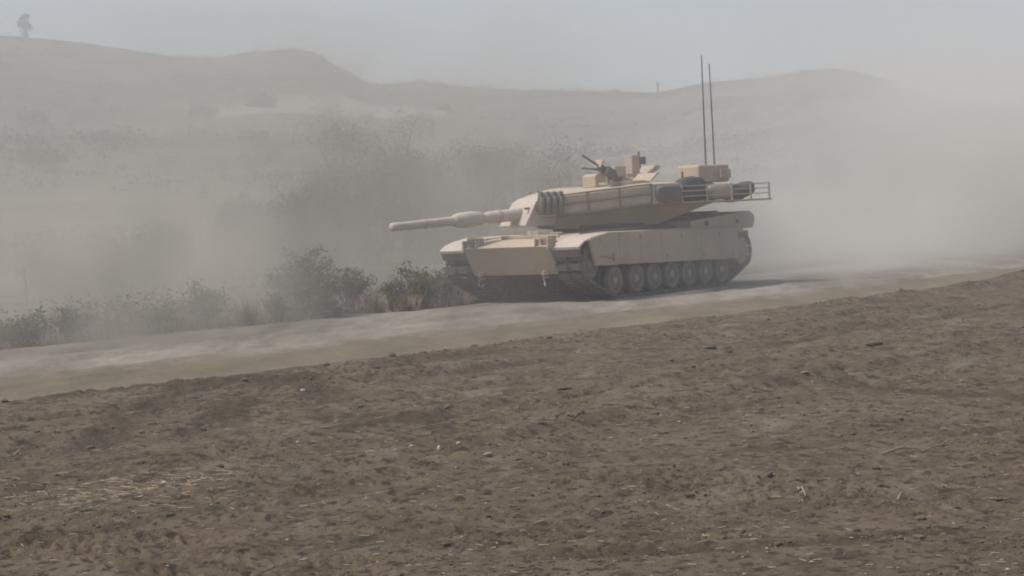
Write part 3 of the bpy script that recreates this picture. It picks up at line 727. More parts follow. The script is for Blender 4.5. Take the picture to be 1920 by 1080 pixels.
# ------------------------------------------------------------------ vegetation
def leaf_mesh(name, pts, size, up=0.3, aspect=2.0, droop=0.0):
    n = len(pts); P = np.asarray(pts, float)
    d = RNG.normal(size=(n, 3)); d[:, 2] = d[:, 2] * 0.6 + up; d /= np.linalg.norm(d, axis=1)[:, None]
    e = RNG.normal(size=(n, 3)); e -= (e * d).sum(1)[:, None] * d; e /= np.linalg.norm(e, axis=1)[:, None]
    s = size * RNG.uniform(0.6, 1.4, n)[:, None]
    v = np.stack([P, P + d * s * 0.5 + e * s * 0.5 / aspect, P + d * s + np.array([0, 0, -droop]) * s, P + d * s * 0.5 - e * s * 0.5 / aspect], 1).reshape(-1, 3)
    f = np.arange(4 * n).reshape(n, 4)
    me = bpy.data.meshes.new(name); me.from_pydata(v.tolist(), [], f.tolist()); me.update()
    return me

def shrub(name, u_or_xy, height, width, label, cat, m, nstem=9, nleaf=1400, leaf=0.07, group=None, bare=0.15, up=0.3, seed=0):
    x, y = u_or_xy; z = gz(x, y) - 0.03
    root = empty(name, (x, y, z)); tag(root, label, cat, group)
    rnd = random.Random(seed); st = MB(); pts = []
    for i in range(nstem):
        a = rnd.uniform(0, 2 * math.pi); lean = rnd.uniform(0.1, 1.0)
        hh = height * rnd.uniform(0.55, 1.0) * (1 - 0.25 * lean)
        tip = Vector((math.cos(a) * width / 2 * lean, math.sin(a) * width / 2 * lean, hh))
        b0 = Vector((math.cos(a) * 0.05 * width, math.sin(a) * 0.05 * width, 0))
        midp = b0.lerp(tip, 0.5) + Vector((rnd.uniform(-.06, .06), rnd.uniform(-.06, .06), 0.08)) * height
        st.tube([b0, midp, tip], [0.012 * height + 0.006, 0.008 * height + 0.004, 0.003], 5)
        for k in range(4):
            q = rnd.uniform(0.35, 0.95); p = (b0.lerp(midp, q * 2) if q < .5 else midp.lerp(tip, q * 2 - 1))
            d = Vector((rnd.uniform(-1, 1), rnd.uniform(-1, 1), rnd.uniform(-.1, .9))) * width * 0.22
            st.tube([p, p + d], [0.005 * height + 0.003, 0.002], 4)
            for _ in range(max(1, int(nleaf / (nstem * 5)))):
                w_ = p + d * rnd.uniform(bare, 1.1); pts.append((w_.x + rnd.gauss(0, .05) * width, w_.y + rnd.gauss(0, .05) * width, max(0.02, w_.z + rnd.gauss(0, .035) * height)))
        for _ in range(max(1, int(nleaf / (nstem * 5)))):
            q = rnd.uniform(0.4, 1.0); w_ = (b0.lerp(midp, q * 2) if q < .5 else midp.lerp(tip, q * 2 - 1))
            pts.append((w_.x + rnd.gauss(0, .045) * width, w_.y + rnd.gauss(0, .045) * width, max(0.02, w_.z + rnd.gauss(0, .03) * height)))
    st.build('stem', M['bark'], root)
    link('foliage', leaf_mesh('foliage', pts, leaf, up), m, root)
    return root

def grass_tuft(name, xy, height, width, label, m, n=160, seed=0, group=None, cat='grass tuft'):
    x, y = xy; z = gz(x, y) - 0.02; rnd = random.Random(seed); v, f = [], []
    for i in range(n):
        a = rnd.uniform(0, 6.28); r0 = abs(rnd.gauss(0, 0.25)) * width * 0.5
        b = Vector((math.cos(a) * r0, math.sin(a) * r0, 0)); lean = rnd.uniform(0.05, 0.6)
        hh = height * rnd.uniform(0.4, 1.05); tip = b + Vector((math.cos(a) * lean * hh * .8, math.sin(a) * lean * hh * .8, hh))
        md = b.lerp(tip, 0.55) + Vector((0, 0, 0.12 * hh)); sd_ = Vector((-math.sin(a + 1), math.cos(a + 1), 0)) * (0.004 + 0.004 * height)
        k = len(v); v += [b - sd_, b + sd_, md + sd_ * .8, md - sd_ * .8, tip]; f += [(k, k + 1, k + 2, k + 3), (k + 3, k + 2, k + 4)]
    me = bpy.data.meshes.new(name); me.from_pydata([tuple(p) for p in v], [], f); me.update()
    o = link(name, me, m); o.location = (x, y, z); tag(o, label, cat, group)
    return o

def roadside(u, off=0.4):                   # a spot on the scrub side of the road on bearing u, off metres beyond the edge
    a = (u - 960) / F_PX; yy = np.linspace(20, 90, 7001); k = np.argmin(np.abs(yy - far_edge(a * yy) - off * 1.5))
    return float(a * yy[k]), float(yy[k])

shrub('leafy_bush', roadside(575, 0.6), 1.35, 1.75, 'leafy green and brown bush at the road edge left of the tank', 'bush', M['leaf'], 17, 8500, 0.055, seed=3)
shrub('leafy_bush', roadside(655, 0.9), 0.95, 1.1, 'low green bush between the biggest roadside bush and the weeds', 'bush', M['leaf'], 12, 3600, 0.05, seed=8)
shrub('tall_weed', roadside(790, 0.5), 1.1, 1.15, 'pale green weed with loose leaves right in front of the tank', 'weed', M['leaf_bright'], 14, 1500, 0.07, seed=5)
shrub('tall_weed', roadside(735, 0.6), 0.85, 0.8, 'brownish weed stalks between the green bush and the pale weed', 'weed', M['leaf_brown'], 12, 900, 0.055, seed=6)
shrub('tall_weed', roadside(838, 0.7), 0.9, 0.55, 'thin weed standing beside the right track of the tank', 'weed', M['leaf_bright'], 8, 600, 0.06, seed=9)
shrub('withered_bush', roadside(520, 0.15), 0.65, 0.8, 'reddish brown withered bush at the foot of the leafy bush', 'bush', M['leaf_brown'], 10, 900, 0.05, seed=12)
shrub('withered_bush', roadside(610, 0.1), 0.5, 0.8, 'rusty dry undergrowth bush at the road edge below the leafy bush', 'bush', M['leaf_brown'], 10, 800, 0.05, seed=13)
shrub('withered_bush', roadside(40, 0.5), 0.8, 1.2, 'dusty bush at the left edge of the picture beside the road', 'bush', M['leaf'], 12, 1700, 0.07, seed=14)
shrub('withered_bush', roadside(125, 0.4), 0.6, 0.9, 'brown scrub bush second from the left edge beside the road', 'bush', M['leaf_brown'], 10, 1100, 0.06, seed=15)
shrub('withered_bush', roadside(290, 0.5), 0.55, 0.9, 'small dust covered bush half way along the left verge', 'bush', M['leaf'], 9, 700, 0.06, seed=17)
shrub('withered_bush', roadside(385, 0.9), 1.15, 1.2, 'greyish bush fading into dust left of the leafy bush', 'bush', M['leaf'], 12, 1400, 0.07, seed=18)
grass_tuft('dry_grass_tuft', roadside(462, 0.1), 0.55, 0.55, 'tan dry grass tuft at the verge left of the leafy bush', M['dry'], 220, 1)
grass_tuft('dry_grass_tuft', roadside(705, 0.15), 0.45, 0.7, 'tan dry grass tuft under the brownish weed stalks', M['dry'], 220, 2)
grass_tuft('dry_grass_tuft', roadside(760, 0.1), 0.40, 0.8, 'yellowish grass tuft at the foot of the pale green weed', M['dry'], 240, 4)
grass_tuft('dry_grass_tuft', roadside(865, 0.15), 0.35, 0.7, 'short dry grass tuft close to the right track of the tank', M['dry'], 160, 5)
# low ground cover along the whole verge: nobody could count it
def verge_cover():
    v, f = [], []; n = 26000
    x = RNG.uniform(-14, 12, n); off = np.abs(RNG.normal(0, 1.3, n)) + RNG.normal(0, 0.12, n) + 0.05
    y = far_edge(x) + off * 1.5
    keep = fbm(x, y, 1.3, 2, 120) > -0.10
    x, y = x[keep], y[keep]; n = len(x); z = ground(x, y) - 0.01
    a = RNG.uniform(0, 6.28, n); hh = RNG.uniform(0.06, 0.26, n); ln = RNG.uniform(0.1, 0.9, n)
    b = np.stack([x, y, z], 1); tip = b + np.stack([np.cos(a) * ln * hh, np.sin(a) * ln * hh, hh], 1)
    sd_ = np.stack([-np.sin(a), np.cos(a), 0 * a], 1) * 0.007
    V = np.stack([b - sd_, b + sd_, tip], 1).reshape(-1, 3); F = np.arange(3 * n).reshape(n, 3)
    me = bpy.data.meshes.new('verge_grass'); me.from_pydata(V.tolist(), [], F.tolist()); me.update()
    o = link('verge_grass', me, M['dry']); tag(o, 'short dry grass along the far verge of the road', 'grass', kind='stuff')
verge_cover()
def undergrowth():
    n = 8500; x = RNG.uniform(-13, 3.2, n); off = 0.1 + np.abs(RNG.normal(0, 1.5, n)); y = far_edge(x) + off * 1.5
    dn = fbm(x, y, 1.1, 2, 131); keep = dn > RNG.uniform(-0.25, 0.25, n)
    x, y, dn = x[keep], y[keep], dn[keep]; z = ground(x, y); g = MB(); pts = []
    for i in range(len(x)):
        hh = (0.18 + 0.55 * max(0, dn[i] + .1) + 0.18 * random.random()) * 1.45; a = random.uniform(0, 6.28); ln = random.uniform(.1, .7) * hh
        b0 = Vector((x[i], y[i], z[i] - 0.02)); t = b0 + Vector((math.cos(a) * ln, math.sin(a) * ln, hh))
        sd_ = Vector((-math.sin(a), math.cos(a), 0)) * 0.006
        g.add([b0 - sd_, b0 + sd_, t], [(0, 1, 2)])
        for _ in range(4):
            p = b0.lerp(t, random.uniform(.3, 1.0)); pts.append((p.x + random.gauss(0, .05), p.y + random.gauss(0, .05), p.z + random.gauss(0, .04)))
    lm_ = leaf_mesh('leaves', pts, 0.055, 0.2, 1.9)
    o = g.build('dry_undergrowth', M['twig']); tag(o, 'tangled dry undergrowth along the scrub side of the road', 'undergrowth', kind='stuff')
    lo = link('leaves', lm_, M['leaf_brown'], o); lo['kind'] = 'stuff'
undergrowth()

def tree(xy, height, width, label, seed, group, m=None, n=1500, leaf=0.28, trunk_h=0.3, name='scrub_tree', lobes=9):
    x, y = xy; z = gz(x, y) - 0.1; rnd = random.Random(seed)
    root = empty(name, (x, y, z), 0); tag(root, label, 'tree', group)
    tb = MB(); pts = []
    tb.tube([(0, 0, 0), (rnd.uniform(-.1, .1) * width, 0, height * trunk_h), (rnd.uniform(-.1, .1) * width, 0, height * 0.75)], [0.035 * height, 0.025 * height, 0.008 * height], 7)
    for i in range(lobes):
        a = rnd.uniform(0, 6.28); rr_ = rnd.uniform(0.15, 0.5) * width; hz = height * rnd.uniform(trunk_h, 0.92)
        k = 1 - 0.5 * max(0, (hz / height - 0.55))
        c = Vector((math.cos(a) * rr_ * k, math.sin(a) * rr_ * k, hz))
        tb.tube([(0, 0, height * trunk_h * 0.8), c * 0.6 + Vector((0, 0, 0.1)), c], [0.018 * height, 0.010 * height, 0.003 * height], 5)
        s = rnd.uniform(0.12, 0.22) * width
        for _ in range(n // lobes):
            d = Vector((rnd.gauss(0, 1), rnd.gauss(0, 1), rnd.gauss(0, .75)))
            d = d * (1.45 / max(1.45, d.length)); pts.append(tuple(c + d * s * 0.8))
    tb.build('trunk', M['bark'], root)
    link('crown', leaf_mesh('crown', pts, leaf, 0.2, 1.7), m or M['leaf_dark'], root)
    return root
GT = 'trees of the thicket beyond the road'
spots = [(640, 60, 3.3, 3.6, 'dark scrub tree right behind the leafy roadside bush'), (590, 66, 3.2, 3.6, 'dusty scrub tree above the left half of the leafy bush'),
         (540, 59, 2.5, 3.2, 'low dusty tree left of the leafy bush, at the left end of the dark thicket'), (705, 63, 3.7, 3.8, 'dark tree directly behind the muzzle of the tank gun'),
         (765, 70, 3.9, 4.2, 'dark tree behind the front half of the gun barrel'), (830, 74, 3.9, 4.4, 'dust veiled tree above the thick middle of the gun barrel'),
         (905, 78, 4.0, 4.6, 'dust veiled tree behind the gun shield of the tank'), (975, 82, 4.0, 4.6, 'dim tree behind the smoke launcher on the turret'),
         (475, 60, 2.6, 3.6, 'dim grey tree in the dust above the dry grass tuft'), (400, 62, 2.4, 3.6, 'dim tree in the dust above the greyish roadside bush'),
         (665, 80, 4.9, 4.8, 'tall dim tree rearing over the dark thicket left of the muzzle'),
         (735, 84, 5.0, 5.0, 'tall dim tree rearing over the thicket just right of the muzzle'), (310, 58, 1.9, 3.2, 'low dim tree in the dust above the small dust covered bush'),
         (225, 56, 1.9, 3.2, 'low dim tree in the dust behind the pale upright stake'),
         (130, 58, 2.0, 3.4, 'dim tree in the dust right of the two bare trunks')]
for i, (u, d, hh, ww, lab) in enumerate(spots):
    tree(((u - 960) / F_PX * d, d), hh, ww, lab, 40 + i, GT, n=19000, leaf=0.05, trunk_h=0.16, lobes=13)
# pair of bare trunks at the far left, with the paler slope showing between them
for i, (u, d, hh, lab) in enumerate(((48, 46, 1.3, 'left of two thin bare trunks near the left edge of the picture'), (74, 46.5, 1.4, 'right of two thin bare trunks near the left edge of the picture'))):
    x, y = (u - 960) / F_PX * d, d
    root = empty('bare_trunk', (x, y, gz(x, y) - 0.05)); tag(root, lab, 'tree trunk', 'bare trunks at the left edge')
    g = MB(); g.tube([(0, 0, 0), (0.03, 0, hh * .5), (-0.02 + 0.05 * i, 0, hh)], [0.07, 0.055, 0.03], 7); g.build('trunk', M['bark'], root)
    g = MB(); g.tube([(0.03, 0, hh * .55), (0.22, 0.05, hh * .8), (0.30, 0.1, hh * 1.05)], [0.03, 0.02, 0.01], 5)
    g.tube([(0.02, 0, hh * .7), (-0.18, 0.05, hh * .95)], [0.025, 0.008], 5); g.build('branch', M['bark'], root)
# single pale stake in the scrub
x, y = (242 - 960) / F_PX * 42, 42.0
g = MB(Matrix.Translation((x, y, gz(x, y) - 0.1))); g.tube([(0, 0, 0), (0.01, 0, 0.5), (0.0, 0, 0.95)], [0.04, 0.035, 0.03], 7)
tag(g.build('wooden_stake', M['straw']), 'pale upright stake standing in the dusty scrub at the left', 'stake')

# shrubs dotted over the slope
def hill_shrub(u, v, wpx, hpx, label, seed, group=None, name='hill_shrub'):
    x, y, z = hit(u, v); d = math.hypot(x, y); wid, hh = wpx / F_PX * d, hpx / F_PX * d
    rnd = random.Random(seed); pts = []
    for k in range(6):
        c = Vector((rnd.uniform(-.38, .38) * wid, rnd.uniform(-.3, .3) * wid, rnd.uniform(.25, .6) * hh))
        for _ in range(110):
            pts.append((c.x + rnd.gauss(0, .13) * wid, c.y + rnd.gauss(0, .13) * wid, abs(c.z + rnd.gauss(0, .2) * hh)))
    o = link(name, leaf_mesh(name, pts, 0.10 * wid + 0.15, 0.2, 1.6), M['scrub']); o.location = (x, y, z - 0.05)
    tag(o, label, 'shrub', group)
for i, (u, v, wp, hp, lab) in enumerate([
    (385, 220, 42, 24, 'dark shrub on the slope left of the pale track'), (490, 200, 48, 24, 'wide dark shrub at the left end of the pale track on the slope'),
    (690, 236, 40, 22, 'dark shrub below the right end of the pale hillside track'),
    (830, 208, 26, 15, 'small shrub on the slope right of the pale track'), 
    (650, 275, 60, 26, 'low spreading shrub on the slope above the thicket'), (745, 268, 44, 22, 'shrub on the slope right of the low spreading shrub'),
    (480, 262, 40, 18, 'dusty shrub on the lower slope left of the thicket'), (60, 235, 60, 26, 'dusty shrub on the left hillside below the lone tree'),
    (75, 305, 70, 30, 'broad dusty shrub low on the left hillside'), 
    
    (110, 84, 12, 6, 'tiny shrub on the left skyline beside the lone tree')]):
    hill_shrub(u, v, wp, hp, lab, 200 + i)
def hill_scrub():
    n = 7000; r = 95 + 290 * RNG.random(n) ** 0.8; a = RNG.uniform(-0.36, 0.36, n); x, y = r * np.sin(a), r * np.cos(a)
    keep = fbm(x, y, 38, 4, 210) > RNG.uniform(-0.05, 0.30, n); x, y = x[keep], y[keep]; z = ground(x, y); n = len(x)
    w_ = RNG.uniform(0.5, 1.5, n) * (1 + 0.7 * (RNG.random(n) < 0.1)); k = 44
    P = np.stack([x, y, z], 1)[:, None] + RNG.normal(0, 1, (n, k, 3)) * (w_[:, None, None] * np.array([0.38, 0.38, 0.22])) + np.array([0, 0, 0.25]) * w_[:, None, None]
    tag(link('hill_scrub', leaf_mesh('hill_scrub', P.reshape(-1, 3), 0.19, 0.25, 1.4), M['scrub']), 'low scrub scattered over the dusty hill slopes', 'scrub', kind='stuff')
hill_scrub()
# lone tree on the left skyline
x, y, z = hit(47, 79)
d = math.hypot(x, y); HT = 54 / F_PX * d
root = empty('lone_tree', (x, y, z - 0.2)); tag(root, 'lone tree standing on the skyline of the left hill', 'tree')
g = MB(); g.tube([(0, 0, 0), (0.1, 0, HT * .35), (0.15, 0, HT * .8)], [0.2, 0.14, 0.05], 7)
g.tube([(0.1, 0, HT * .4), (0.9, 0, HT * .62)], [0.09, 0.03], 5); g.tube([(0.1, 0, HT * .45), (-0.7, 0, HT * .7)], [0.08, 0.03], 5); g.tube([(0.14, 0, HT * .7), (0.5, 0, HT * .92)], [0.06, 0.02], 5)
g.build('trunk', M['bark'], root)
pts = []; rnd = random.Random(5)
for cx, cz, s, n in ((0.1, .60, .50, 260), (0.75, .55, .28, 110), (-0.55, .66, .28, 110), (-0.35, .82, .22, 80), (0.45, .88, .26, 110), (0.2, .35, .22, 60), (0.1, .22, .26, 60), (-0.8, .10, .45, 100)):
    for _ in range(n):
        pts.append((cx + rnd.gauss(0, 1) * s, rnd.gauss(0, 1) * s, max(0.1, HT * cz + rnd.gauss(0, .9) * s)))
link('crown', leaf_mesh('crown', pts, 0.42, 0.2, 1.6), M['leaf_dark'], root)
# small post on the skyline
d = RIDGE - 2.0; a = math.atan((1250 - 960) / F_PX); x, y = d * math.sin(a), d * math.cos(a); z = gz(x, y); hp = 18 / F_PX * d
T = Matrix.Translation((x, y, z - 0.1))
g = MB(T); g.box((0, 0, hp / 2), (0.42, 0.42, hp)); g.box((0, 0, hp), (0.9, 0.3, 0.26)); o = g.build('marker_post', M['steel'])
tag(o, 'small dark post with a short cross piece on the skyline above the turret', 'post')

# ------------------------------------------------------------------ loose things on the field
def field_pt(u, v): return hit(u, v, 90.0)
def clods():
    # three lump shapes scattered thick: crumbs and clods of soil, one object
    V, F = [], []; base = []
    ico = [(0, 0, 1), (.894, 0, .447), (.276, .851, .447), (-.724, .526, .447), (-.724, -.526, .447), (.276, -.851, .447), (.724, .526, -.447), (-.276, .851, -.447), (-.894, 0, -.447), (-.276, -.851, -.447), (.724, -.526, -.447), (0, 0, -1)]
    fi = [(0, 1, 2), (0, 2, 3), (0, 3, 4), (0, 4, 5), (0, 5, 1), (1, 6, 2), (2, 7, 3), (3, 8, 4), (4, 9, 5), (5, 10, 1), (6, 7, 2), (7, 8, 3), (8, 9, 4), (9, 10, 5), (10, 6, 1)]
    ico = np.array(ico); fi = np.array(fi)
    n = 34000
    r = 9 + 32 * RNG.random(n) ** 1.5; a = RNG.uniform(-0.40, 0.40, n)
    x = r * np.sin(a); y = r * np.cos(a)
    dens = fbm(x, y, 1.7, 3, 140) + 0.25 * np.exp(-(((y - near_edge(x)) / 1.5 + 0.5) / 0.5) ** 2)
    k = (dens > -0.03) & ((y - near_edge(x)) / 1.5 < 0.1); x, y = x[k], y[k]; n = len(x)
    z = ground(x, y); s = 0.0045 + 0.010 * RNG.random(n) ** 3 + (RNG.random(n) < 0.025) * RNG.uniform(0.004, 0.026, n)
    s = s * (1 + 0.6 * np.exp(-(((y - near_edge(x)) / 1.5 + 0.4) / 0.6) ** 2))
    sc3 = np.stack([s * RNG.uniform(.8, 1.6, n), s * RNG.uniform(.8, 1.6, n), s * RNG.uniform(.5, .95, n)], 1)
    jit = RNG.uniform(0.72, 1.28, (n, 12, 1))
    v = ico[None] * jit * sc3[:, None]
    th = RNG.uniform(0, 6.28, n); c, s_ = np.cos(th)[:, None], np.sin(th)[:, None]
    vx, vy = v[..., 0] * c - v[..., 1] * s_, v[..., 0] * s_ + v[..., 1] * c
    v = np.stack([vx + x[:, None], vy + y[:, None], v[..., 2] + z[:, None] + 0.2 * s[:, None]], -1).reshape(-1, 3)
    f = (fi[None] + 12 * np.arange(n)[:, None, None]).reshape(-1, 3)
    me = bpy.data.meshes.new('soil_clods'); me.from_pydata(v.tolist(), [], f.tolist()); me.update()
    tag(link('soil_clods', me, M['clod']), 'loose crumbs and clods of brown soil on the field', 'soil', kind='stuff')
clods()
def bits(name, label, n, sampler, m, length, thick):
    V, F = [], []
    for i in range(n):
        x, y = sampler(); z = gz(x, y) + 0.006 if False else None
        a = random.uniform(0, math.pi); l = length * random.uniform(.4, 1.3)
        V.append((x, y, a, l))
    A = np.array(V); z = ground(A[:, 0], A[:, 1]) + thick * 0.8 + 0.004
    d = np.stack([np.cos(A[:, 2]), np.sin(A[:, 2]), RNG.normal(0, .12, n)], 1) * (A[:, 3] / 2)[:, None]
    e = np.stack([-np.sin(A[:, 2]), np.cos(A[:, 2]), np.zeros(n)], 1) * thick
    up_ = np.array([0, 0, thick]); P = np.stack([A[:, 0], A[:, 1], z], 1)
    v = np.stack([P - d - e, P - d + e, P - d + up_ * 1.4, P + d - e, P + d + e, P + d + up_ * 1.4], 1).reshape(-1, 3)
    f = [(0, 1, 2), (3, 5, 4), (0, 3, 4, 1), (1, 4, 5, 2), (2, 5, 3, 0)]
    F = [tuple(q + 6 * i for q in ff) for i in range(n) for ff in f]
    me = bpy.data.meshes.new(name); me.from_pydata(v.tolist(), [], F); me.update()
    o = link(name, me, m); tag(o, label, 'litter', kind='stuff'); return o
SX, SY, _ = field_pt(250, 920)
def straw_at():
    q = random.random()
    if q < 0.75:
        return SX + random.gauss(0.0, 0.45), SY + random.gauss(0, 0.42) + 0.0
    return SX - 0.9 + random.gauss(0, .5), SY + random.gauss(0, .5)
bits('straw_litter', 'pale straw litter lying in the lower left of the field', 420, straw_at, M['straw'], 0.085, 0.0022)
def anywhere():
    while True:
        r = 9 + 26 * random.random() ** 1.3; a = random.uniform(-.3, .3); x, y = r * math.sin(a), r * math.cos(a)
        if y < near_edge(np.array([x]))[0] - 0.3: return x, y
bits('chaff', 'scattered bits of dry stalk over the bare field', 1500, anywhere, M['chaff'], 0.05, 0.0028)
def pebbles():
    o_ = np.array([(1, 0, 0), (-1, 0, 0), (0, 1, 0), (0, -1, 0), (0, 0, 1), (0, 0, -1)], float); f_ = np.array([(0, 2, 4), (2, 1, 4), (1, 3, 4), (3, 0, 4), (2, 0, 5), (1, 2, 5), (3, 1, 5), (0, 3, 5)])
    P = np.array([anywhere() for _ in range(750)]); n = len(P); z = ground(P[:, 0], P[:, 1])
    s_ = 0.005 + 0.008 * RNG.random(n) ** 3
    v = o_[None] * RNG.uniform(.6, 1.5, (n, 6, 1)) * np.array([1.2, 1.0, 0.7]) * s_[:, None, None]
    v = v + np.stack([P[:, 0], P[:, 1], z + 0.4 * s_], 1)[:, None]
    me = bpy.data.meshes.new('pebbles'); me.from_pydata(v.reshape(-1, 3).tolist(), [], (f_[None] + 6 * np.arange(n)[:, None, None]).reshape(-1, 3).tolist()); me.update()
    tag(link('pebbles', me, M['pebble']), 'small pale pebbles strewn over the field', 'pebbles', kind='stuff')
pebbles()
def lump(name, u, v, s, m, label, cat, seed, rz=0.3):
    x, y, z = field_pt(u, v); rnd = random.Random(seed); g = MB(Matrix.Translation((x, y, z + s[2] * 0.3)) @ Matrix.Rotation(rz, 4, 'Z'))
    rings = []
    for i in range(5):
        q = -1 + 2 * i / 4; k = math.sqrt(max(0.06, 1 - q * q))
        rings.append([(s[0] * q * rnd.uniform(.9, 1.1), s[1] * k * math.cos(b) * rnd.uniform(.75, 1.2), s[2] * k * math.sin(b) * rnd.uniform(.75, 1.2)) for b in (2 * math.pi * j / 7 for j in range(7))])
    g.loft(rings); return tag(g.build(name, m), label, cat)
lump('pale_stone', 1510, 700, (0.062, 0.035, 0.02), M['twig'], 'small flat pale stone alone on the soil below the rear of the tank', 'stone', 1)
lump('pale_stone', 823, 842, (0.013, 0.015, 0.026), M['stone'], 'small upright white stone chip at the middle of the field', 'stone', 2)
lump('pale_stone', 860, 833, (0.02, 0.02, 0.014), M['stone'], 'tiny white pebble just right of the upright stone chip', 'stone', 3)
lump('pale_stone', 568, 733, (0.03, 0.03, 0.02), M['stone'], 'white pebble near the bank at the left of the field', 'stone', 4)
lump('pale_stone', 915, 855, (0.04, 0.035, 0.025), M['twig'], 'grey pebble with a shaded underside right of the white chips', 'stone', 5)
lump('pale_stone', 308, 907, (0.022, 0.02, 0.014), M['stone'], 'white pebble right of the straw litter', 'stone', 6)
lump('pale_stone', 772, 838, (0.018, 0.018, 0.012), M['stone'], 'tiny pebble left of the upright stone chip', 'stone', 7)
lump('soil_lump', 1058, 732, (0.09, 0.05, 0.035), M['clod'], 'dark flat soil lump above the dry sprig', 'soil clod', 8)
lump('soil_lump', 1228, 778, (0.045, 0.04, 0.03), M['clod'], 'small dark soil lump right of the dry sprig', 'soil clod', 9)
lump('soil_lump', 1330, 655, (0.10, 0.07, 0.05), M['clod'], 'dark soil lump in the rut below the tank wheels', 'soil clod', 10)
lump('soil_lump', 1640, 648, (0.12, 0.08, 0.05), M['clod'], 'dark soil lump on the right half of the field near the bank', 'soil clod', 11)
def twig(u0, v0, u1, v1, r, label, bend=0.02, m='twig', fork=True):
    a = Vector(field_pt(u0, v0)); b = Vector(field_pt(u1, v1)); n = 7; pts = []
    for i in range(n):
        q = i / (n - 1); p = a.lerp(b, q); p.z = gz(p.x, p.y) + r * 1.2 + bend * math.sin(q * math.pi); pts.append(p)
    g = MB(); g.tube(pts, [r * (1.1 - .7 * i / (n - 1)) for i in range(n)], 6)
    if fork:
        p = pts[3]; g.tube([p, p + (b - a) * 0.25 + Vector((0, 0.06, 0.03))], [r * .7, r * .3], 5)
    return tag(g.build('twig', M[m]), label, 'twig')
twig(832, 767, 898, 750, 0.008, 'long thin twig lying left of the dry sprig')
twig(1655, 855, 1728, 847, 0.010, 'dark bent twig on the right of the field', 0.03)
twig(1730, 847, 1800, 833, 0.007, 'pale stalk running on from the bent twig on the right')
twig(1497, 918, 1510, 932, 0.007, 'short pale curled stalk at the lower right', 0.03, 'straw', False)
twig(1683, 940, 1702, 930, 0.006, 'small pale kinked stalk right of the curled stalk', 0.03, 'straw', False)
twig(16, 859, 40, 854, 0.010, 'short pale stick at the left edge above the straw', 0.01, 'straw')
twig(150, 960, 235, 948, 0.007, 'dark stalk lying through the straw litter', 0.01)
# sprig with dead leaves
x, y, z = field_pt(1068, 788)
root = empty('dry_sprig', (x, y, z)); tag(root, 'dry broken sprig with dead leaves sticking up from the soil', 'sprig')
k = y / F_PX
g = MB(); g.tube([(0.02, 0, 0), (18 * k, 0, 12 * k), (33 * k, 0, 25 * k)], [0.013, 0.010, 0.006], 6)
g.tube([(-22 * k, 0, -0.01), (-25 * k, 0, 7 * k), (-30 * k, 0.02, 13 * k)], [0.012, 0.009, 0.006], 6)
g.tube([(-25 * k, 0, 0.012), (-45 * k, 0.03, 0.012), (-62 * k, -0.02, 0.012)], [0.010, 0.010, 0.005], 6)
g.build('stalk', M['bark'], root)
for i, (du, dv, sz) in enumerate(((0, 6, 10), (8, 5, 8), (-6, 8, 8), (14, 10, 7), (22, 14, 8), (-27, 9, 8))):
    q = MB(); c = Vector((du * k, -0.01 * i, dv * k)); s_ = sz * k
    q.add([c, c + Vector((s_ * .6, -.01, s_ * .3)), c + Vector((s_ * 1.1, 0, s_ * .1)), c + Vector((s_ * .5, .02, -s_ * .3))], [(0, 1, 2, 3)])
    q.build('leaf', M['straw'] if i < 2 else M['leaf_brown'], root)

# ------------------------------------------------------------------ air: even haze, then the drifting dust
HX, HY0, HY1, HB, HT_ = 660.0, -660.0, 660.0, None, 52.0
def haze_box():
    g = MB(); g.box((0, 0, (HT_ - 60) / 2), (2 * 665, 2 * 665, HT_ + 60))
    m = bpy.data.materials.new('haze_air'); m.use_nodes = True; t = m.node_tree
    t.nodes.remove(t.nodes['Principled BSDF'])
    v = t.nodes.new('ShaderNodeVolumePrincipled'); v.inputs['Color'].default_value = (0.966, 0.961, 0.945, 1)
    v.inputs['Density'].default_value = 0.0024; v.inputs['Anisotropy'].default_value = 0.1
    t.links.new(v.outputs[0], t.nodes['Material Output'].inputs['Volume'])
    o = g.build('haze', m); o['kind'] = 'stuff'; o['label'] = 'dusty haze filling the air over the whole valley'; o['category'] = 'haze'
    o.visible_shadow = True
haze_box()

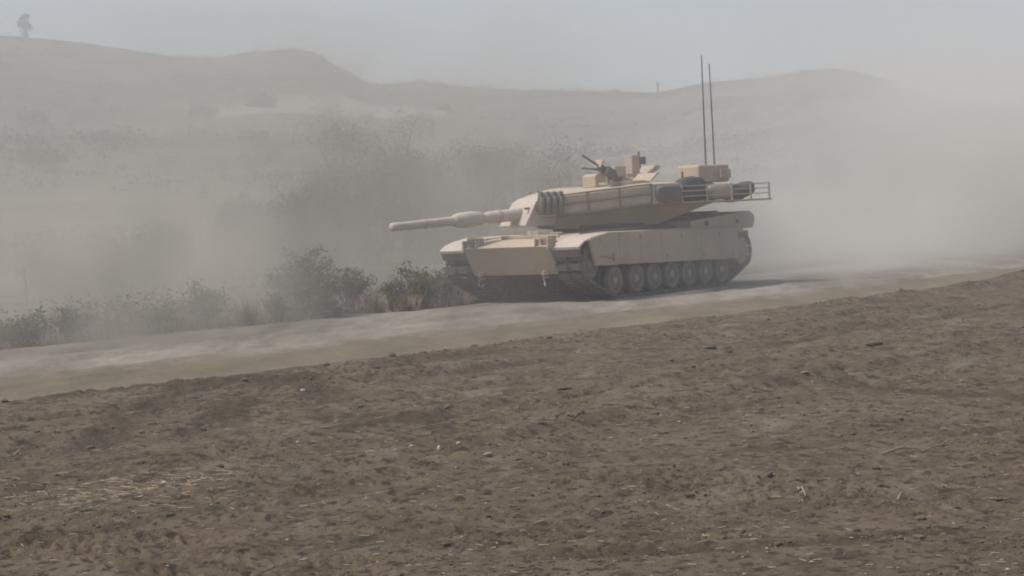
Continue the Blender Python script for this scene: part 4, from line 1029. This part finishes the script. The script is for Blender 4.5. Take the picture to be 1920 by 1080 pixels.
def dust_cloud(name, c, half, rz, dens, label, nscale=0.25, col=(0.90, 0.872, 0.82), lo=0.42, hi=0.66, base=0.25, seed=0.0, flat=1.0):
    """An egg shaped puff of dust: density falls to nothing at the skin, broken up by noise."""
    bmv = MB(); n, k = 20, 10; rings = []
    for i in range(k + 1):
        q = -math.pi / 2 + math.pi * i / k; cr_ = max(0.02, math.cos(q))
        rings.append([(cr_ * math.cos(2 * math.pi * j / n), cr_ * math.sin(2 * math.pi * j / n), math.sin(q)) for j in range(n)])
    bmv.loft(rings)
    m = bpy.data.materials.new(name + '_dust'); m.use_nodes = True; t = m.node_tree; L = t.links.new
    t.nodes.remove(t.nodes['Principled BSDF'])
    v = t.nodes.new('ShaderNodeVolumePrincipled'); v.inputs['Color'].default_value = (*col, 1); v.inputs['Anisotropy'].default_value = 0.1
    tc = t.nodes.new('ShaderNodeTexCoord')
    ln = t.nodes.new('ShaderNodeVectorMath'); ln.operation = 'LENGTH'; L(tc.outputs['Object'], ln.inputs[0])
    fo = t.nodes.new('ShaderNodeMapRange'); fo.interpolation_type = 'SMOOTHSTEP'
    fo.inputs[1].default_value = 0.98; fo.inputs[2].default_value = 0.15; fo.inputs[3].default_value = 0; fo.inputs[4].default_value = 1
    L(ln.outputs['Value'], fo.inputs[0])
    ge = t.nodes.new('ShaderNodeNewGeometry'); mp = t.nodes.new('ShaderNodeMapping'); mp.inputs['Location'].default_value = (seed, seed * 2.3, seed * 0.7)
    L(ge.outputs['Position'], mp.inputs['Vector'])
    nz = t.nodes.new('ShaderNodeTexNoise'); nz.inputs['Scale'].default_value = nscale; nz.inputs['Detail'].default_value = 4; nz.inputs['Roughness'].default_value = 0.55
    L(mp.outputs[0], nz.inputs['Vector'])
    nm = t.nodes.new('ShaderNodeMapRange'); nm.inputs[1].default_value = lo; nm.inputs[2].default_value = hi; nm.inputs[3].default_value = base; nm.inputs[4].default_value = 1.0
    L(nz.outputs['Fac'], nm.inputs[0])
    a = t.nodes.new('ShaderNodeMath'); a.operation = 'MULTIPLY'; L(fo.outputs[0], a.inputs[0]); L(nm.outputs[0], a.inputs[1])
    b = t.nodes.new('ShaderNodeMath'); b.operation = 'MULTIPLY'; L(a.outputs[0], b.inputs[0]); b.inputs[1].default_value = dens
    L(b.outputs[0], v.inputs['Density']); L(v.outputs[0], t.nodes['Material Output'].inputs['Volume'])
    o = bmv.build(name, m); o.location = c; o.scale = half; o.rotation_euler = (0, 0, rz)
    o['kind'] = 'stuff'; o['label'] = label; o['category'] = 'dust'
    return o
RD = R(54.75)      # heading of the road
dust_cloud('dust_cloud', (17.5, 65.0, 2.0), (28, 11.5, 7.0), RD, 0.24, 'pale dust trail boiling up behind the tank on the right', 0.19, seed=3, col=(0.855, 0.825, 0.76), lo=0.44, hi=0.59, base=0.12)
dust_cloud('dust_cloud', (-7.9, 35.6, 0.5), (8.4, 4.8, 3.8), RD, 0.42, 'dust drifting over the scrub left of the tank', 0.34, seed=9, col=(0.72, 0.675, 0.585), lo=0.44, hi=0.58, base=0.3)
dust_cloud('dust_cloud', (-3.0, 55.0, 2.0), (18, 8.0, 7.5), RD, 0.15, 'dust veil hanging between the tank and the thicket', 0.20, seed=15, col=(0.62, 0.575, 0.485), lo=0.45, hi=0.58, base=0.2)
dust_cloud('dust_cloud', (8.5, 50.5, 0.5), (11, 4.6, 2.4), RD, 0.24, 'low dust rolling off the road beside the rear of the tank', 0.35, seed=21, col=(0.86, 0.825, 0.755), lo=0.43, hi=0.62, base=0.2)
dust_cloud('dust_cloud', (-14.0, 60.0, 3.5), (13, 8, 8.5), R(30), 0.075, 'tall dust cloud drifting over the trees at the left', 0.17, seed=41, col=(0.64, 0.60, 0.51), lo=0.44, hi=0.60, base=0.2)
dust_cloud('dust_cloud', (1.0, 43.0, 1.0), (10, 5.5, 4.5), RD, 0.030, 'thin dust hanging round the moving tank', 0.35, seed=51, col=(0.82, 0.78, 0.70), lo=0.40, hi=0.62, base=0.4)
dust_cloud('dust_cloud', (-8.0, 125.0, 8.0), (75, 40, 19.0), 0.0, 0.020, 'broad bank of settled dust over the slope behind the thicket', 0.05, seed=33, col=(0.70, 0.66, 0.575), lo=0.43, hi=0.60, base=0.2)
